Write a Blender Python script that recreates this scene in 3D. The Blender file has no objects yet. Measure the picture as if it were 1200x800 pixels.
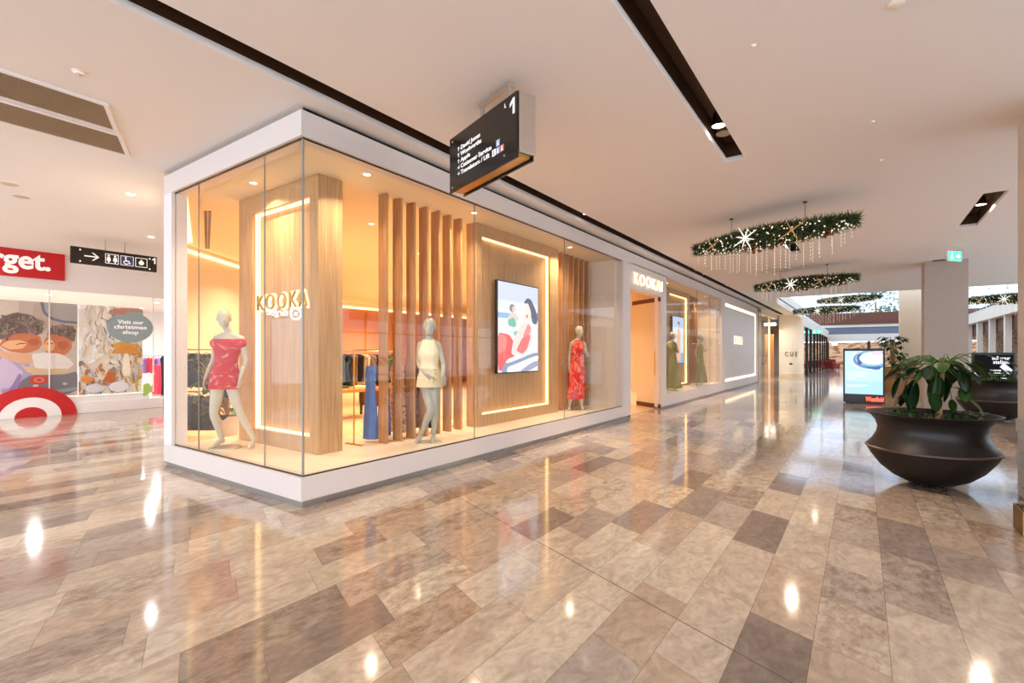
import bpy, bmesh, math, random
from mathutils import Vector, Matrix, noise

random.seed(7)
scene = bpy.context.scene
C = scene.collection
PI = math.pi
YAW = math.atan(410 / 582.0)
SY, CY = math.sin(YAW), math.cos(YAW)
HC = 1.6                     # eye height
HZ = 4.17                    # mall ceiling
XA = -4.707                  # long shopfront plane
YB = 2.923                   # short shopfront plane


def at(u, v, dep):
    """point of the place that lies at depth dep behind photo position (u, v)"""
    r = (u - 600) / 582.0
    w = (414 - v) / 582.0
    return Vector(((-SY + r * CY) * dep, (CY + r * SY) * dep, HC + w * dep))


def at_z(u, v, z):
    return at(u, v, (z - HC) * 582.0 / (414 - v))


# ------------------------------------------------------------------ materials
def lin(c):
    c = c / 255.0
    return c / 12.92 if c <= 0.04045 else ((c + 0.055) / 1.055) ** 2.4


def rgb(r, g, b):
    return (lin(r), lin(g), lin(b), 1.0)


MATS = {}


def mat(name, col, rough=0.5, metal=0.0, spec=0.5, emit=None, strength=0.0, noise_amt=0.0, noise_scale=8.0, coat=0.0, bump=0.0):
    if name in MATS:
        return MATS[name]
    m = bpy.data.materials.new(name)
    m.use_nodes = True
    nt = m.node_tree
    b = nt.nodes['Principled BSDF']
    b.inputs['Base Color'].default_value = col
    b.inputs['Roughness'].default_value = rough
    b.inputs['Metallic'].default_value = metal
    b.inputs['Specular IOR Level'].default_value = spec
    b.inputs['Coat Weight'].default_value = coat
    if emit is not None:
        b.inputs['Emission Color'].default_value = emit
        b.inputs['Emission Strength'].default_value = strength
    if noise_amt > 0 or bump > 0:
        tc = nt.nodes.new('ShaderNodeTexCoord')
        n = nt.nodes.new('ShaderNodeTexNoise')
        n.inputs['Scale'].default_value = noise_scale
        n.inputs['Detail'].default_value = 5
        nt.links.new(tc.outputs['Object'], n.inputs['Vector'])
        if noise_amt > 0:
            mx = nt.nodes.new('ShaderNodeMix')
            mx.data_type = 'RGBA'
            mx.inputs['A'].default_value = tuple(c * (1 - noise_amt) for c in col[:3]) + (1,)
            mx.inputs['B'].default_value = tuple(min(1, c * (1 + noise_amt)) for c in col[:3]) + (1,)
            nt.links.new(n.outputs['Fac'], mx.inputs['Factor'])
            nt.links.new(mx.outputs['Result'], b.inputs['Base Color'])
        if bump > 0:
            bp = nt.nodes.new('ShaderNodeBump')
            bp.inputs['Strength'].default_value = bump
            nt.links.new(n.outputs['Fac'], bp.inputs['Height'])
            nt.links.new(bp.outputs['Normal'], b.inputs['Normal'])
    MATS[name] = m
    return m


def glow(name, col, strength):
    if name in MATS:
        return MATS[name]
    m = bpy.data.materials.new(name)
    m.use_nodes = True
    nt = m.node_tree
    nt.nodes.clear()
    e = nt.nodes.new('ShaderNodeEmission')
    o = nt.nodes.new('ShaderNodeOutputMaterial')
    e.inputs['Color'].default_value = col
    e.inputs['Strength'].default_value = strength
    nt.links.new(e.outputs[0], o.inputs[0])
    MATS[name] = m
    return m


def glass_mat(name, tint=(1, 1, 1, 1), boost=1.0, rough=0.0):
    m = bpy.data.materials.new(name)
    m.use_nodes = True
    nt = m.node_tree
    nt.nodes.clear()
    o = nt.nodes.new('ShaderNodeOutputMaterial')
    t = nt.nodes.new('ShaderNodeBsdfTransparent')
    t.inputs['Color'].default_value = tint
    g = nt.nodes.new('ShaderNodeBsdfGlossy')
    g.inputs['Roughness'].default_value = rough
    f = nt.nodes.new('ShaderNodeFresnel')
    geo = nt.nodes.new('ShaderNodeNewGeometry')
    io = nt.nodes.new('ShaderNodeMapRange')
    io.inputs['To Min'].default_value = 1.45
    io.inputs['To Max'].default_value = 1 / 1.45
    nt.links.new(geo.outputs['Backfacing'], io.inputs['Value'])
    nt.links.new(io.outputs[0], f.inputs['IOR'])
    mu = nt.nodes.new('ShaderNodeMath')
    mu.operation = 'MULTIPLY'
    mu.inputs[1].default_value = boost
    mx = nt.nodes.new('ShaderNodeMixShader')
    nt.links.new(f.outputs[0], mu.inputs[0])
    nt.links.new(mu.outputs[0], mx.inputs[0])
    nt.links.new(t.outputs[0], mx.inputs[1])
    nt.links.new(g.outputs[0], mx.inputs[2])
    nt.links.new(mx.outputs[0], o.inputs[0])
    MATS[name] = m
    return m


def wood_mat(name, c1, c2, rough=0.42, sc=(9, 9, 0.35)):
    m = bpy.data.materials.new(name)
    m.use_nodes = True
    nt = m.node_tree
    b = nt.nodes['Principled BSDF']
    tc = nt.nodes.new('ShaderNodeTexCoord')
    mp = nt.nodes.new('ShaderNodeMapping')
    mp.inputs['Scale'].default_value = sc
    n = nt.nodes.new('ShaderNodeTexNoise')
    n.inputs['Scale'].default_value = 4.0
    n.inputs['Detail'].default_value = 6
    n.inputs['Roughness'].default_value = 0.6
    r = nt.nodes.new('ShaderNodeValToRGB')
    r.color_ramp.elements[0].position = 0.3
    r.color_ramp.elements[0].color = c1
    r.color_ramp.elements[1].position = 0.7
    r.color_ramp.elements[1].color = c2
    nt.links.new(tc.outputs['Object'], mp.inputs['Vector'])
    nt.links.new(mp.outputs[0], n.inputs['Vector'])
    nt.links.new(n.outputs['Fac'], r.inputs[0])
    nt.links.new(r.outputs[0], b.inputs['Base Color'])
    b.inputs['Roughness'].default_value = rough
    MATS[name] = m
    return m


def pattern_mat(name, stops, scale=6.0, rough=0.7, distort=2.0, stretch=(1, 1, 1)):
    m = bpy.data.materials.new(name)
    m.use_nodes = True
    nt = m.node_tree
    b = nt.nodes['Principled BSDF']
    tc = nt.nodes.new('ShaderNodeTexCoord')
    mp = nt.nodes.new('ShaderNodeMapping')
    mp.inputs['Scale'].default_value = stretch
    n = nt.nodes.new('ShaderNodeTexNoise')
    n.inputs['Scale'].default_value = scale
    n.inputs['Detail'].default_value = 3
    n.inputs['Distortion'].default_value = distort
    r = nt.nodes.new('ShaderNodeValToRGB')
    els = r.color_ramp.elements
    els[0].position, els[0].color = stops[0]
    els[1].position, els[1].color = stops[-1]
    for p, c in stops[1:-1]:
        e = els.new(p)
        e.color = c
    nt.links.new(tc.outputs['Object'], mp.inputs['Vector'])
    nt.links.new(mp.outputs[0], n.inputs['Vector'])
    nt.links.new(n.outputs['Fac'], r.inputs[0])
    nt.links.new(r.outputs[0], b.inputs['Base Color'])
    b.inputs['Roughness'].default_value = rough
    MATS[name] = m
    return m


def floor_mat():
    m = bpy.data.materials.new('polished_stone_tiles')
    m.use_nodes = True
    nt = m.node_tree
    N, L = nt.nodes, nt.links
    b = N['Principled BSDF']
    geo = N.new('ShaderNodeNewGeometry')
    sep = N.new('ShaderNodeSeparateXYZ')
    L.new(geo.outputs['Position'], sep.inputs[0])

    def M(op, a, b_=None, c=None):
        n = N.new('ShaderNodeMath')
        n.operation = op
        for i, q in enumerate((a, b_, c)):
            if q is None:
                continue
            if isinstance(q, (int, float)):
                n.inputs[i].default_value = q
            else:
                L.new(q, n.inputs[i])
        return n.outputs[0]

    def white(a, b_):
        cx = N.new('ShaderNodeCombineXYZ')
        L.new(a, cx.inputs[0])
        if b_ is not None:
            L.new(b_, cx.inputs[1])
        w = N.new('ShaderNodeTexWhiteNoise')
        w.noise_dimensions = '2D'
        L.new(cx.outputs[0], w.inputs['Vector'])
        return w.outputs['Value']

    X, Y = sep.outputs[0], sep.outputs[1]
    rx = M('DIVIDE', M('ADD', X, 0.567), 0.345)
    row = M('FLOOR', rx)
    fx = M('FRACT', rx)
    s = M('ADD', Y, M('MULTIPLY', X, 0.418))
    h1 = white(row, None)
    h2 = white(M('ADD', row, 71.3), None)
    ln = M('ADD', 0.62, M('MULTIPLY', h2, 0.5))
    al = M('ADD', M('DIVIDE', s, ln), M('MULTIPLY', h1, 9.0))
    cell = M('FLOOR', al)
    fy = M('FRACT', al)
    r = white(row, cell)
    # joints
    jx = M('MULTIPLY', M('MINIMUM', fx, M('SUBTRACT', 1.0, fx)), 0.345)
    jy = M('MULTIPLY', M('MINIMUM', fy, M('SUBTRACT', 1.0, fy)), ln)
    j = M('LESS_THAN', M('MINIMUM', jx, jy), 0.0016)
    seam = M('LESS_THAN', M('ABSOLUTE', M('SUBTRACT', s, 2.64)), 0.006)
    ramp = N.new('ShaderNodeValToRGB')
    ramp.color_ramp.interpolation = 'CONSTANT'
    cols = [(0.0, FC[0]), (0.3, FC[1]), (0.5, FC[2]), (0.64, FC[3]), (0.76, FC[4]), (0.86, FC[5]), (0.94, FC[6])]
    els = ramp.color_ramp.elements
    els[0].position, els[0].color = cols[0]
    els[1].position, els[1].color = cols[-1]
    for p, c in cols[1:-1]:
        e = els.new(p)
        e.color = c
    L.new(r, ramp.inputs[0])
    # veins: a different patch of noise for each tile
    off = N.new('ShaderNodeCombineXYZ')
    L.new(M('ADD', X, M('MULTIPLY', r, 37.0)), off.inputs[0])
    L.new(M('ADD', M('MULTIPLY', Y, 0.55), M('MULTIPLY', r, 91.0)), off.inputs[1])
    n1 = N.new('ShaderNodeTexNoise')
    n1.inputs['Scale'].default_value = 7.0
    n1.inputs['Detail'].default_value = 9
    n1.inputs['Roughness'].default_value = 0.68
    n1.inputs['Distortion'].default_value = 1.6
    L.new(off.outputs[0], n1.inputs['Vector'])
    vr = N.new('ShaderNodeValToRGB')
    vr.color_ramp.elements[0].position = 0.32
    vr.color_ramp.elements[0].color = (0.62, 0.60, 0.58, 1)
    vr.color_ramp.elements[1].position = 0.62
    vr.color_ramp.elements[1].color = (1.08, 1.07, 1.05, 1)
    L.new(n1.outputs['Fac'], vr.inputs[0])
    n2 = N.new('ShaderNodeTexNoise')
    n2.inputs['Scale'].default_value = 26.0
    n2.inputs['Detail'].default_value = 4
    L.new(off.outputs[0], n2.inputs['Vector'])
    v2 = N.new('ShaderNodeValToRGB')
    v2.color_ramp.elements[0].position = 0.3
    v2.color_ramp.elements[0].color = (0.84, 0.82, 0.80, 1)
    v2.color_ramp.elements[1].position = 0.55
    v2.color_ramp.elements[1].color = (1, 1, 1, 1)
    L.new(n2.outputs['Fac'], v2.inputs[0])

    def mul(a, c, fac=1.0):
        x = N.new('ShaderNodeMix')
        x.data_type = 'RGBA'
        x.blend_type = 'MULTIPLY'
        x.inputs['Factor'].default_value = fac
        L.new(a, x.inputs['A'])
        L.new(c, x.inputs['B'])
        return x.outputs['Result']
    n3 = N.new('ShaderNodeTexNoise')
    n3.inputs['Scale'].default_value = 11.0
    n3.inputs['Detail'].default_value = 9
    n3.inputs['Roughness'].default_value = 0.75
    L.new(off.outputs[0], n3.inputs['Vector'])
    v3 = N.new('ShaderNodeValToRGB')
    v3.color_ramp.elements[0].position = 0.40
    v3.color_ramp.elements[0].color = (0.56, 0.47, 0.40, 1)
    v3.color_ramp.elements[1].position = 0.54
    v3.color_ramp.elements[1].color = (1, 1, 1, 1)
    L.new(n3.outputs['Fac'], v3.inputs[0])
    mott = M('MULTIPLY', M('GREATER_THAN', white(M('ADD', row, 13.7), cell), 0.72), 0.75)
    col = mul(mul(ramp.outputs[0], vr.outputs[0], 0.8), v2.outputs[0], 0.8)
    x3 = N.new('ShaderNodeMix')
    x3.data_type = 'RGBA'
    x3.blend_type = 'MULTIPLY'
    L.new(mott, x3.inputs['Factor'])
    L.new(col, x3.inputs['A'])
    L.new(v3.outputs[0], x3.inputs['B'])
    col = x3.outputs['Result']
    mx = N.new('ShaderNodeMix')
    mx.data_type = 'RGBA'
    L.new(M('MULTIPLY', M('MAXIMUM', j, seam), 0.75), mx.inputs['Factor'])
    L.new(col, mx.inputs['A'])
    mx.inputs['B'].default_value = rgb(92, 80, 72)
    L.new(mx.outputs['Result'], b.inputs['Base Color'])
    b.inputs['Roughness'].default_value = 0.085
    b.inputs['Specular IOR Level'].default_value = 0.55
    MATS['floor'] = m
    return m


FC = [rgb(192, 178, 162), rgb(183, 164, 146), rgb(174, 161, 151), rgb(164, 149, 139), rgb(200, 187, 170), rgb(150, 137, 129), rgb(136, 122, 114)]

M_FLOOR = floor_mat()
M_CEIL = mat('ceiling_paint', rgb(238, 231, 226), 0.9, spec=0.1)
M_WHITE = mat('white_paint', rgb(236, 232, 230), 0.45)
M_WALLW = mat('warm_white_paint', rgb(236, 222, 206), 0.6)
M_PINK = mat('shop_white_panel', rgb(222, 212, 206), 0.35)
M_SLOT = mat('slot_brown', rgb(74, 48, 28), 0.6)
M_SLOTLIP = mat('slot_lip', rgb(214, 210, 208), 0.7)
M_BLACK = mat('black_satin', rgb(22, 19, 18), 0.35)
M_GAP = mat('shadow_gap_black', rgb(20, 15, 12), 0.8)
M_SIGNB = mat('sign_black_gloss', rgb(30, 24, 21), 0.18)
M_SILVER = mat('brushed_silver', rgb(200, 188, 174), 0.38, metal=0.85)
M_STEEL = mat('steel_skirting', rgb(165, 158, 150), 0.3, metal=0.8)
M_GOLD = mat('gold_metal', rgb(196, 150, 70), 0.3, metal=0.9)
M_BRASS = mat('antique_brass', rgb(150, 118, 60), 0.35, metal=0.9, noise_amt=0.25)
M_DARKM = mat('dark_metal', rgb(60, 50, 44), 0.4, metal=0.6)
M_BROWN = mat('bronze_brown', rgb(92, 56, 30), 0.4, metal=0.3)
M_TEXT = mat('sign_white', rgb(240, 238, 235), 0.5, emit=rgb(255, 252, 248), strength=0.25)
M_BLUE = mat('sign_blue', rgb(150, 175, 205), 0.5)
M_DKBLUE = mat('sign_dark_blue', rgb(50, 66, 120), 0.5)
M_ICONRED = mat('sign_red', rgb(214, 120, 110), 0.5)
M_RED = mat('sign_red_panel', rgb(200, 20, 34), 0.35)
M_GLASS = glass_mat('clear_glass', (0.985, 0.985, 0.975, 1), 0.4)
M_TINT = glass_mat('sky_dimming_glass', (0.62, 0.65, 0.68, 1), 1.0)
M_GLASSEDGE = mat('glass_edge', rgb(150, 146, 134), 0.3)
M_WOOD = wood_mat('oak_veneer', rgb(168, 126, 84), rgb(204, 164, 118))
M_WOODF = wood_mat('oak_fin', rgb(160, 112, 70), rgb(196, 148, 100))
M_WOODO = wood_mat('orange_oak', rgb(176, 106, 48), rgb(208, 140, 76))
M_WOODR = wood_mat('red_timber', rgb(92, 46, 28), rgb(124, 70, 44), 0.5, (0.35, 9, 9))
M_LED = glow('warm_led', (1.0, 0.60, 0.25, 1), 3.2)
M_LEDW = glow('warm_white_led', (1.0, 0.82, 0.56, 1), 3.0)
M_LETTER = glow('letter_light', (1.0, 0.88, 0.66, 1), 2.0)
M_LENS = glow('downlight_lens', (1.0, 0.88, 0.72, 1), 9.0)
M_LENSW = glow('downlight_lens_white', (1.0, 0.95, 0.90, 1), 9.0)
M_BULB = glow('fairy_bulb', (1.0, 0.84, 0.68, 1), 1.1)
M_MANN = mat('mannequin_grey', rgb(176, 170, 152), 0.45)
M_MANNW = mat('mannequin_pale', rgb(206, 194, 170), 0.45)
M_CREAMCLOTH = mat('cream_linen', rgb(238, 222, 180), 0.85, noise_amt=0.06, noise_scale=60)
M_OLIVE = mat('olive_satin', rgb(150, 140, 70), 0.4)
M_REDDRESS = pattern_mat('red_print', [(0.0, rgb(190, 8, 12)), (0.52, rgb(206, 16, 18)), (0.60, rgb(220, 80, 74)), (0.66, rgb(226, 168, 156)), (0.72, rgb(204, 22, 22)), (1.0, rgb(196, 12, 14))], 5.0, stretch=(1, 1, 1.8))
M_REDLONG = pattern_mat('red_bold_print', [(0.0, rgb(196, 14, 18)), (0.48, rgb(226, 34, 28)), (0.54, rgb(240, 150, 120)), (0.6, rgb(220, 40, 34)), (0.68, rgb(190, 100, 130)), (1.0, rgb(210, 20, 22))], 2.6, distort=3.0)
M_BLUECLOTH = mat('blue_crepe', rgb(92, 124, 188), 0.75)
M_NAVY = mat('navy_cloth', rgb(34, 36, 52), 0.8)
M_DENIM = mat('denim_cloth', rgb(64, 78, 112), 0.9, noise_amt=0.3, noise_scale=30)
M_BLACKC = mat('black_cloth', rgb(26, 24, 26), 0.85)
M_BROWNC = pattern_mat('brown_print_cloth', [(0.0, rgb(70, 48, 36)), (0.5, rgb(130, 96, 74)), (1.0, rgb(196, 170, 140))], 14.0)
M_GREENC = mat('green_cloth', rgb(70, 92, 66), 0.85)
M_FLORAL = pattern_mat('floral_cloth', [(0.0, rgb(226, 196, 150)), (0.5, rgb(236, 214, 170)), (0.58, rgb(200, 80, 60)), (0.66, rgb(140, 90, 150)), (1.0, rgb(220, 120, 60))], 16.0)
M_LEAF = mat('leaf_green', rgb(34, 68, 26), 0.35, noise_amt=0.35, noise_scale=6)
M_LEAFL = mat('leaf_light', rgb(74, 114, 42), 0.4, noise_amt=0.3, noise_scale=8)
M_STEM = mat('cane_stem', rgb(176, 142, 100), 0.7, noise_amt=0.2, noise_scale=30)
M_SOIL = mat('soil', rgb(50, 36, 26), 0.95, noise_amt=0.4, noise_scale=30)
M_BOWL = pattern_mat('patinated_bronze', [(0.0, rgb(12, 8, 7)), (0.55, rgb(19, 12, 10)), (0.68, rgb(32, 22, 18)), (1.0, rgb(64, 50, 44))], 3.5, rough=0.46, distort=1.0)
M_NEEDLE = mat('fir_needle', rgb(44, 62, 26), 0.7)
M_NEEDLE2 = mat('fir_needle_light', rgb(86, 104, 44), 0.7)
M_CORE = mat('garland_core', rgb(34, 30, 18), 0.9)
M_STARS = glow('star_white', (1.0, 0.92, 0.80, 1), 1.4)
M_STARG = mat('star_gold', rgb(222, 186, 120), 0.35, metal=0.6)
M_BAUBLE = mat('copper_bauble', rgb(150, 80, 44), 0.2, metal=0.8)
M_WIRE = mat('steel_wire', rgb(80, 74, 70), 0.5, metal=0.5)
M_POT = mat('ochre_pot', rgb(178, 130, 74), 0.6, noise_amt=0.15)
M_POTS = mat('stone_pot', rgb(170, 138, 104), 0.7, noise_amt=0.2)
M_POTW = mat('white_pot', rgb(236, 232, 226), 0.4)


# ------------------------------------------------------------------ builders
def new_obj(name, bm, mats, parent=None, smooth=False, loc=None, rotz=None, recalc=True):
    if recalc:
        bmesh.ops.recalc_face_normals(bm, faces=bm.faces[:])
    me = bpy.data.meshes.new(name)
    bm.to_mesh(me)
    bm.free()
    if not isinstance(mats, (list, tuple)):
        mats = [mats]
    for m in mats:
        me.materials.append(m)
    if smooth:
        for p in me.polygons:
            p.use_smooth = True
        me.set_sharp_from_angle(angle=math.radians(38))
    o = bpy.data.objects.new(name, me)
    C.objects.link(o)
    if parent is not None:
        o.parent = parent
    if loc is not None:
        o.location = loc
    if rotz is not None:
        o.rotation_euler = (0, 0, rotz)
    return o


def tag(o, label, cat, group=None, kind=None):
    o['label'] = label
    o['category'] = cat
    if group:
        o['group'] = group
    if kind:
        o['kind'] = kind
    return o


def thing(name, label, cat, loc=(0, 0, 0), rotz=0.0, group=None):
    o = bpy.data.objects.new(name, None)
    o.empty_display_size = 0.1
    C.objects.link(o)
    o.location = loc
    o.rotation_euler = (0, 0, rotz)
    return tag(o, label, cat, group)


def struct(name, bm, m, label=None, cat=None, smooth=False, parent=None):
    o = new_obj(name, bm, m, smooth=smooth, parent=parent)
    if parent is None:
        o['kind'] = 'structure'
        o['label'] = label or name.replace('_', ' ')
        o['category'] = cat or name.split('_')[0]
    return o


def dup(root, label, loc=None, rotz=None, scale=None):
    r = root.copy()
    C.objects.link(r)
    r['label'] = label
    if loc is not None:
        r.location = loc
    if rotz is not None:
        r.rotation_euler = (0, 0, rotz)
    if scale is not None:
        r.scale = (scale, scale, scale)
    for ch in list(root.children):
        c = ch.copy()
        C.objects.link(c)
        c.parent = r
        for g in list(ch.children):
            d = g.copy()
            C.objects.link(d)
            d.parent = c
    return r


def box(bm, x0, x1, y0, y1, z0, z1, mi=0, bevel=0.0):
    vs = [bm.verts.new(p) for p in ((x0, y0, z0), (x1, y0, z0), (x1, y1, z0), (x0, y1, z0), (x0, y0, z1), (x1, y0, z1), (x1, y1, z1), (x0, y1, z1))]
    fs = []
    for f in ((0, 3, 2, 1), (4, 5, 6, 7), (0, 1, 5, 4), (1, 2, 6, 5), (2, 3, 7, 6), (3, 0, 4, 7)):
        q = bm.faces.new([vs[i] for i in f])
        q.material_index = mi
        fs.append(q)
    if bevel > 0:
        es = list({e for f in fs for e in f.edges})
        bmesh.ops.bevel(bm, geom=es, offset=bevel, segments=2, profile=0.5, affect='EDGES')
    return bm


def B(*a, **k):
    return box(bmesh.new(), *a, **k)


def prism(bm, pts, z0, z1, mi=0):
    lo = [bm.verts.new((p[0], p[1], z0)) for p in pts]
    hi = [bm.verts.new((p[0], p[1], z1)) for p in pts]
    n = len(pts)
    bm.faces.new(list(reversed(lo))).material_index = mi
    bm.faces.new(hi).material_index = mi
    for i in range(n):
        bm.faces.new((lo[i], lo[(i + 1) % n], hi[(i + 1) % n], hi[i])).material_index = mi
    return bm


def slab(bm, pts, y0, y1, mi=0):
    """outline pts (x, z) given thickness in y"""
    a = [bm.verts.new((p[0], y0, p[1])) for p in pts]
    b = [bm.verts.new((p[0], y1, p[1])) for p in pts]
    n = len(pts)
    bm.faces.new(a).material_index = mi
    bm.faces.new(list(reversed(b))).material_index = mi
    for i in range(n):
        bm.faces.new((a[i], b[i], b[(i + 1) % n], a[(i + 1) % n])).material_index = mi
    return bm


def lathe(bm, prof, seg=48, mi=0, center=(0, 0), sq=1.0):
    rings = []
    for r, z in prof:
        if r < 1e-6:
            rings.append([bm.verts.new((center[0], center[1], z))])
        else:
            rings.append([bm.verts.new((center[0] + r * math.cos(2 * PI * i / seg), center[1] + sq * r * math.sin(2 * PI * i / seg), z)) for i in range(seg)])
    for a, b in zip(rings[:-1], rings[1:]):
        for i in range(seg):
            j = (i + 1) % seg
            if len(a) == 1 and len(b) > 1:
                f = bm.faces.new((a[0], b[j], b[i]))
            elif len(b) == 1 and len(a) > 1:
                f = bm.faces.new((a[i], a[j], b[0]))
            elif len(a) > 1:
                f = bm.faces.new((a[i], a[j], b[j], b[i]))
            else:
                continue
            f.material_index = mi
    return bm


def frame_of(t):
    t = t.normalized()
    ref = Vector((0, 0, 1)) if abs(t.z) < 0.9 else Vector((0, 1, 0))
    a = t.cross(ref).normalized()
    return a, a.cross(t).normalized()


def tube(bm, pts, radii, seg=8, mi=0, caps=True, round_caps=False):
    pts = [Vector(p) for p in pts]
    if not isinstance(radii, (list, tuple)):
        radii = [radii] * len(pts)
    radii = list(radii)
    if round_caps:
        d0 = (pts[0] - pts[1]).normalized()
        d1 = (pts[-1] - pts[-2]).normalized()
        r0, r1 = radii[0], radii[-1]
        pts = [pts[0] + d0 * r0 * 0.97, pts[0] + d0 * r0 * 0.7] + pts + [pts[-1] + d1 * r1 * 0.7, pts[-1] + d1 * r1 * 0.97]
        radii = [r0 * 0.2, r0 * 0.7] + radii + [r1 * 0.7, r1 * 0.2]
    rings = []
    n = len(pts)
    for i, p in enumerate(pts):
        t = (pts[min(i + 1, n - 1)] - pts[max(i - 1, 0)])
        if t.length < 1e-9:
            t = Vector((0, 0, 1))
        a, b = frame_of(t)
        rings.append([bm.verts.new(p + (a * math.cos(2 * PI * k / seg) + b * math.sin(2 * PI * k / seg)) * radii[i]) for k in range(seg)])
    for a, b in zip(rings[:-1], rings[1:]):
        for k in range(seg):
            bm.faces.new((a[k], a[(k + 1) % seg], b[(k + 1) % seg], b[k])).material_index = mi
    if caps:
        bm.faces.new(list(reversed(rings[0]))).material_index = mi
        bm.faces.new(rings[-1]).material_index = mi
    return bm


def spline(pts, radii, sub=4):
    P = [Vector(p) for p in pts]
    op, orr = [], []
    for i in range(len(P) - 1):
        p0, p1, p2, p3 = P[max(i - 1, 0)], P[i], P[i + 1], P[min(i + 2, len(P) - 1)]
        for k in range(sub):
            t = k / sub
            q = 0.5 * ((2 * p1) + (p2 - p0) * t + (2 * p0 - 5 * p1 + 4 * p2 - p3) * t * t + (3 * p1 - p0 - 3 * p2 + p3) * t ** 3)
            op.append(q)
            orr.append(radii[i] * (1 - t) + radii[i + 1] * t)
    op.append(P[-1])
    orr.append(radii[-1])
    return op, orr


def loft(bm, rings, seg=28, cap=True, mi=0, fold=0.0, nf=7):
    """rings of (cx, cy, z, rx, ry)"""
    out = []
    n = len(rings)
    for q, (cx, cy, z, rx, ry) in enumerate(rings):
        k = (q / (n - 1)) if fold else 0
        row = []
        for i in range(seg):
            a = 2 * PI * i / seg
            w = 1 + fold * k * math.sin(nf * a + q * 0.25)
            row.append(bm.verts.new((cx + rx * w * math.cos(a), cy + ry * w * math.sin(a), z)))
        out.append(row)
    for a, b in zip(out[:-1], out[1:]):
        for i in range(seg):
            bm.faces.new((a[i], a[(i + 1) % seg], b[(i + 1) % seg], b[i])).material_index = mi
    if cap:
        bm.faces.new(list(reversed(out[0]))).material_index = mi
        bm.faces.new(out[-1]).material_index = mi
    return bm


def interp_rings(rings, n):
    """smooth resampling of loft rings"""
    pts = [Vector(r[:3]) for r in rings]
    out = []
    m = len(rings) - 1
    for i in range(n):
        t = i / (n - 1) * m
        k = min(int(t), m - 1)
        f = t - k

        def cr(j):
            p0, p1, p2, p3 = rings[max(k - 1, 0)][j], rings[k][j], rings[k + 1][j], rings[min(k + 2, m)][j]
            return 0.5 * (2 * p1 + (p2 - p0) * f + (2 * p0 - 5 * p1 + 4 * p2 - p3) * f * f + (3 * p1 - p0 - 3 * p2 + p3) * f ** 3)
        out.append(tuple(cr(j) for j in range(5)))
    return out


def ellip(bm, c, r, rot=None, seg=20):
    mtx = Matrix.Translation(c)
    if rot is not None:
        mtx = mtx @ rot
    mtx = mtx @ Matrix.Diagonal((r[0], r[1], r[2], 1))
    bmesh.ops.create_uvsphere(bm, u_segments=seg, v_segments=seg // 2 + 2, radius=1.0, matrix=mtx)
    return bm


def text_bm(s, size, depth=0.004, align='LEFT', spacing=1.0, width=None, bold=0.0, bm=None, org=(0, 0), y=0.0, mi=0, shear=0.0):
    """lettering that stands upright: reads along +x, faces -y, baseline at org (x, z)"""
    cu = bpy.data.curves.new('lettering', 'FONT')
    cu.body = s
    cu.size = size
    cu.extrude = depth / 2
    cu.align_x = align
    cu.space_character = spacing
    cu.offset = bold
    cu.shear = shear
    cu.resolution_u = 4
    o = bpy.data.objects.new('lettering', cu)
    C.objects.link(o)
    dg = bpy.context.evaluated_depsgraph_get()
    me = bpy.data.meshes.new_from_object(o.evaluated_get(dg))
    bpy.data.objects.remove(o)
    bpy.data.curves.remove(cu)
    xs = [v.co.x for v in me.vertices]
    sc = 1.0
    if width and xs:
        sc = width / (max(xs) - min(xs))
    for v in me.vertices:
        x, yy, z = v.co
        v.co = (org[0] + x * sc, y - z - depth / 2, org[1] + yy)
    if bm is None:
        bm = bmesh.new()
    k = len(bm.faces)
    bm.from_mesh(me)
    bm.faces.ensure_lookup_table()
    for f in bm.faces[k:]:
        f.material_index = mi
    bpy.data.meshes.remove(me)
    return bm


def ell_pts(cx, cz, rx, rz, n=24, a0=0, a1=2 * PI, rot=0.0):
    out = []
    for i in range(n):
        a = a0 + (a1 - a0) * i / (n if abs(a1 - a0 - 2 * PI) < 1e-6 else n - 1)
        x, z = rx * math.cos(a), rz * math.sin(a)
        out.append((cx + x * math.cos(rot) - z * math.sin(rot), cz + x * math.sin(rot) + z * math.cos(rot)))
    return out


def rounded(pts, n=1):
    for _ in range(n):
        out = []
        for i in range(len(pts)):
            a, b = pts[i], pts[(i + 1) % len(pts)]
            out += [(0.84 * a[0] + 0.16 * b[0], 0.84 * a[1] + 0.16 * b[1]), (0.16 * a[0] + 0.84 * b[0], 0.16 * a[1] + 0.84 * b[1])]
        pts = out
    return pts


def picture(name, parent, w, h, shapes, emit=None, y=0.0, step=0.0006):
    """flat printed or lit picture in the local xz plane facing -y; shapes: (outline in 0..1, colour)"""
    bm = bmesh.new()
    mats = []
    for i, (pts, col) in enumerate(shapes):
        key = 'print_%02x%02x%02x%s' % (col[0], col[1], col[2], '' if emit is None else '_lit%g' % emit)
        m = mat(key, rgb(*col), 0.4, noise_amt=0.10, noise_scale=16) if emit is None else glow(key, rgb(*col), emit)
        if m not in mats:
            mats.append(m)
        mi = mats.index(m)
        if 5 <= len(pts) <= 16:
            pts = rounded(pts)
        slab(bm, [(min(max(p[0], 0), 1) * w, min(max(p[1], 0), 1) * h) for p in pts], y - step * (i + 1), y, mi)
    return new_obj(name, bm, mats, parent)


def lamp(name, parent, loc, energy, col, size=0.12, spread=150):
    l = bpy.data.lights.new(name, 'AREA')
    l.shape = 'DISK'
    l.size = size
    l.energy = energy
    l.color = col
    l.spread = math.radians(spread)
    o = bpy.data.objects.new(name, l)
    C.objects.link(o)
    o.location = loc
    if parent is not None:
        o.parent = parent
    return o


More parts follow.
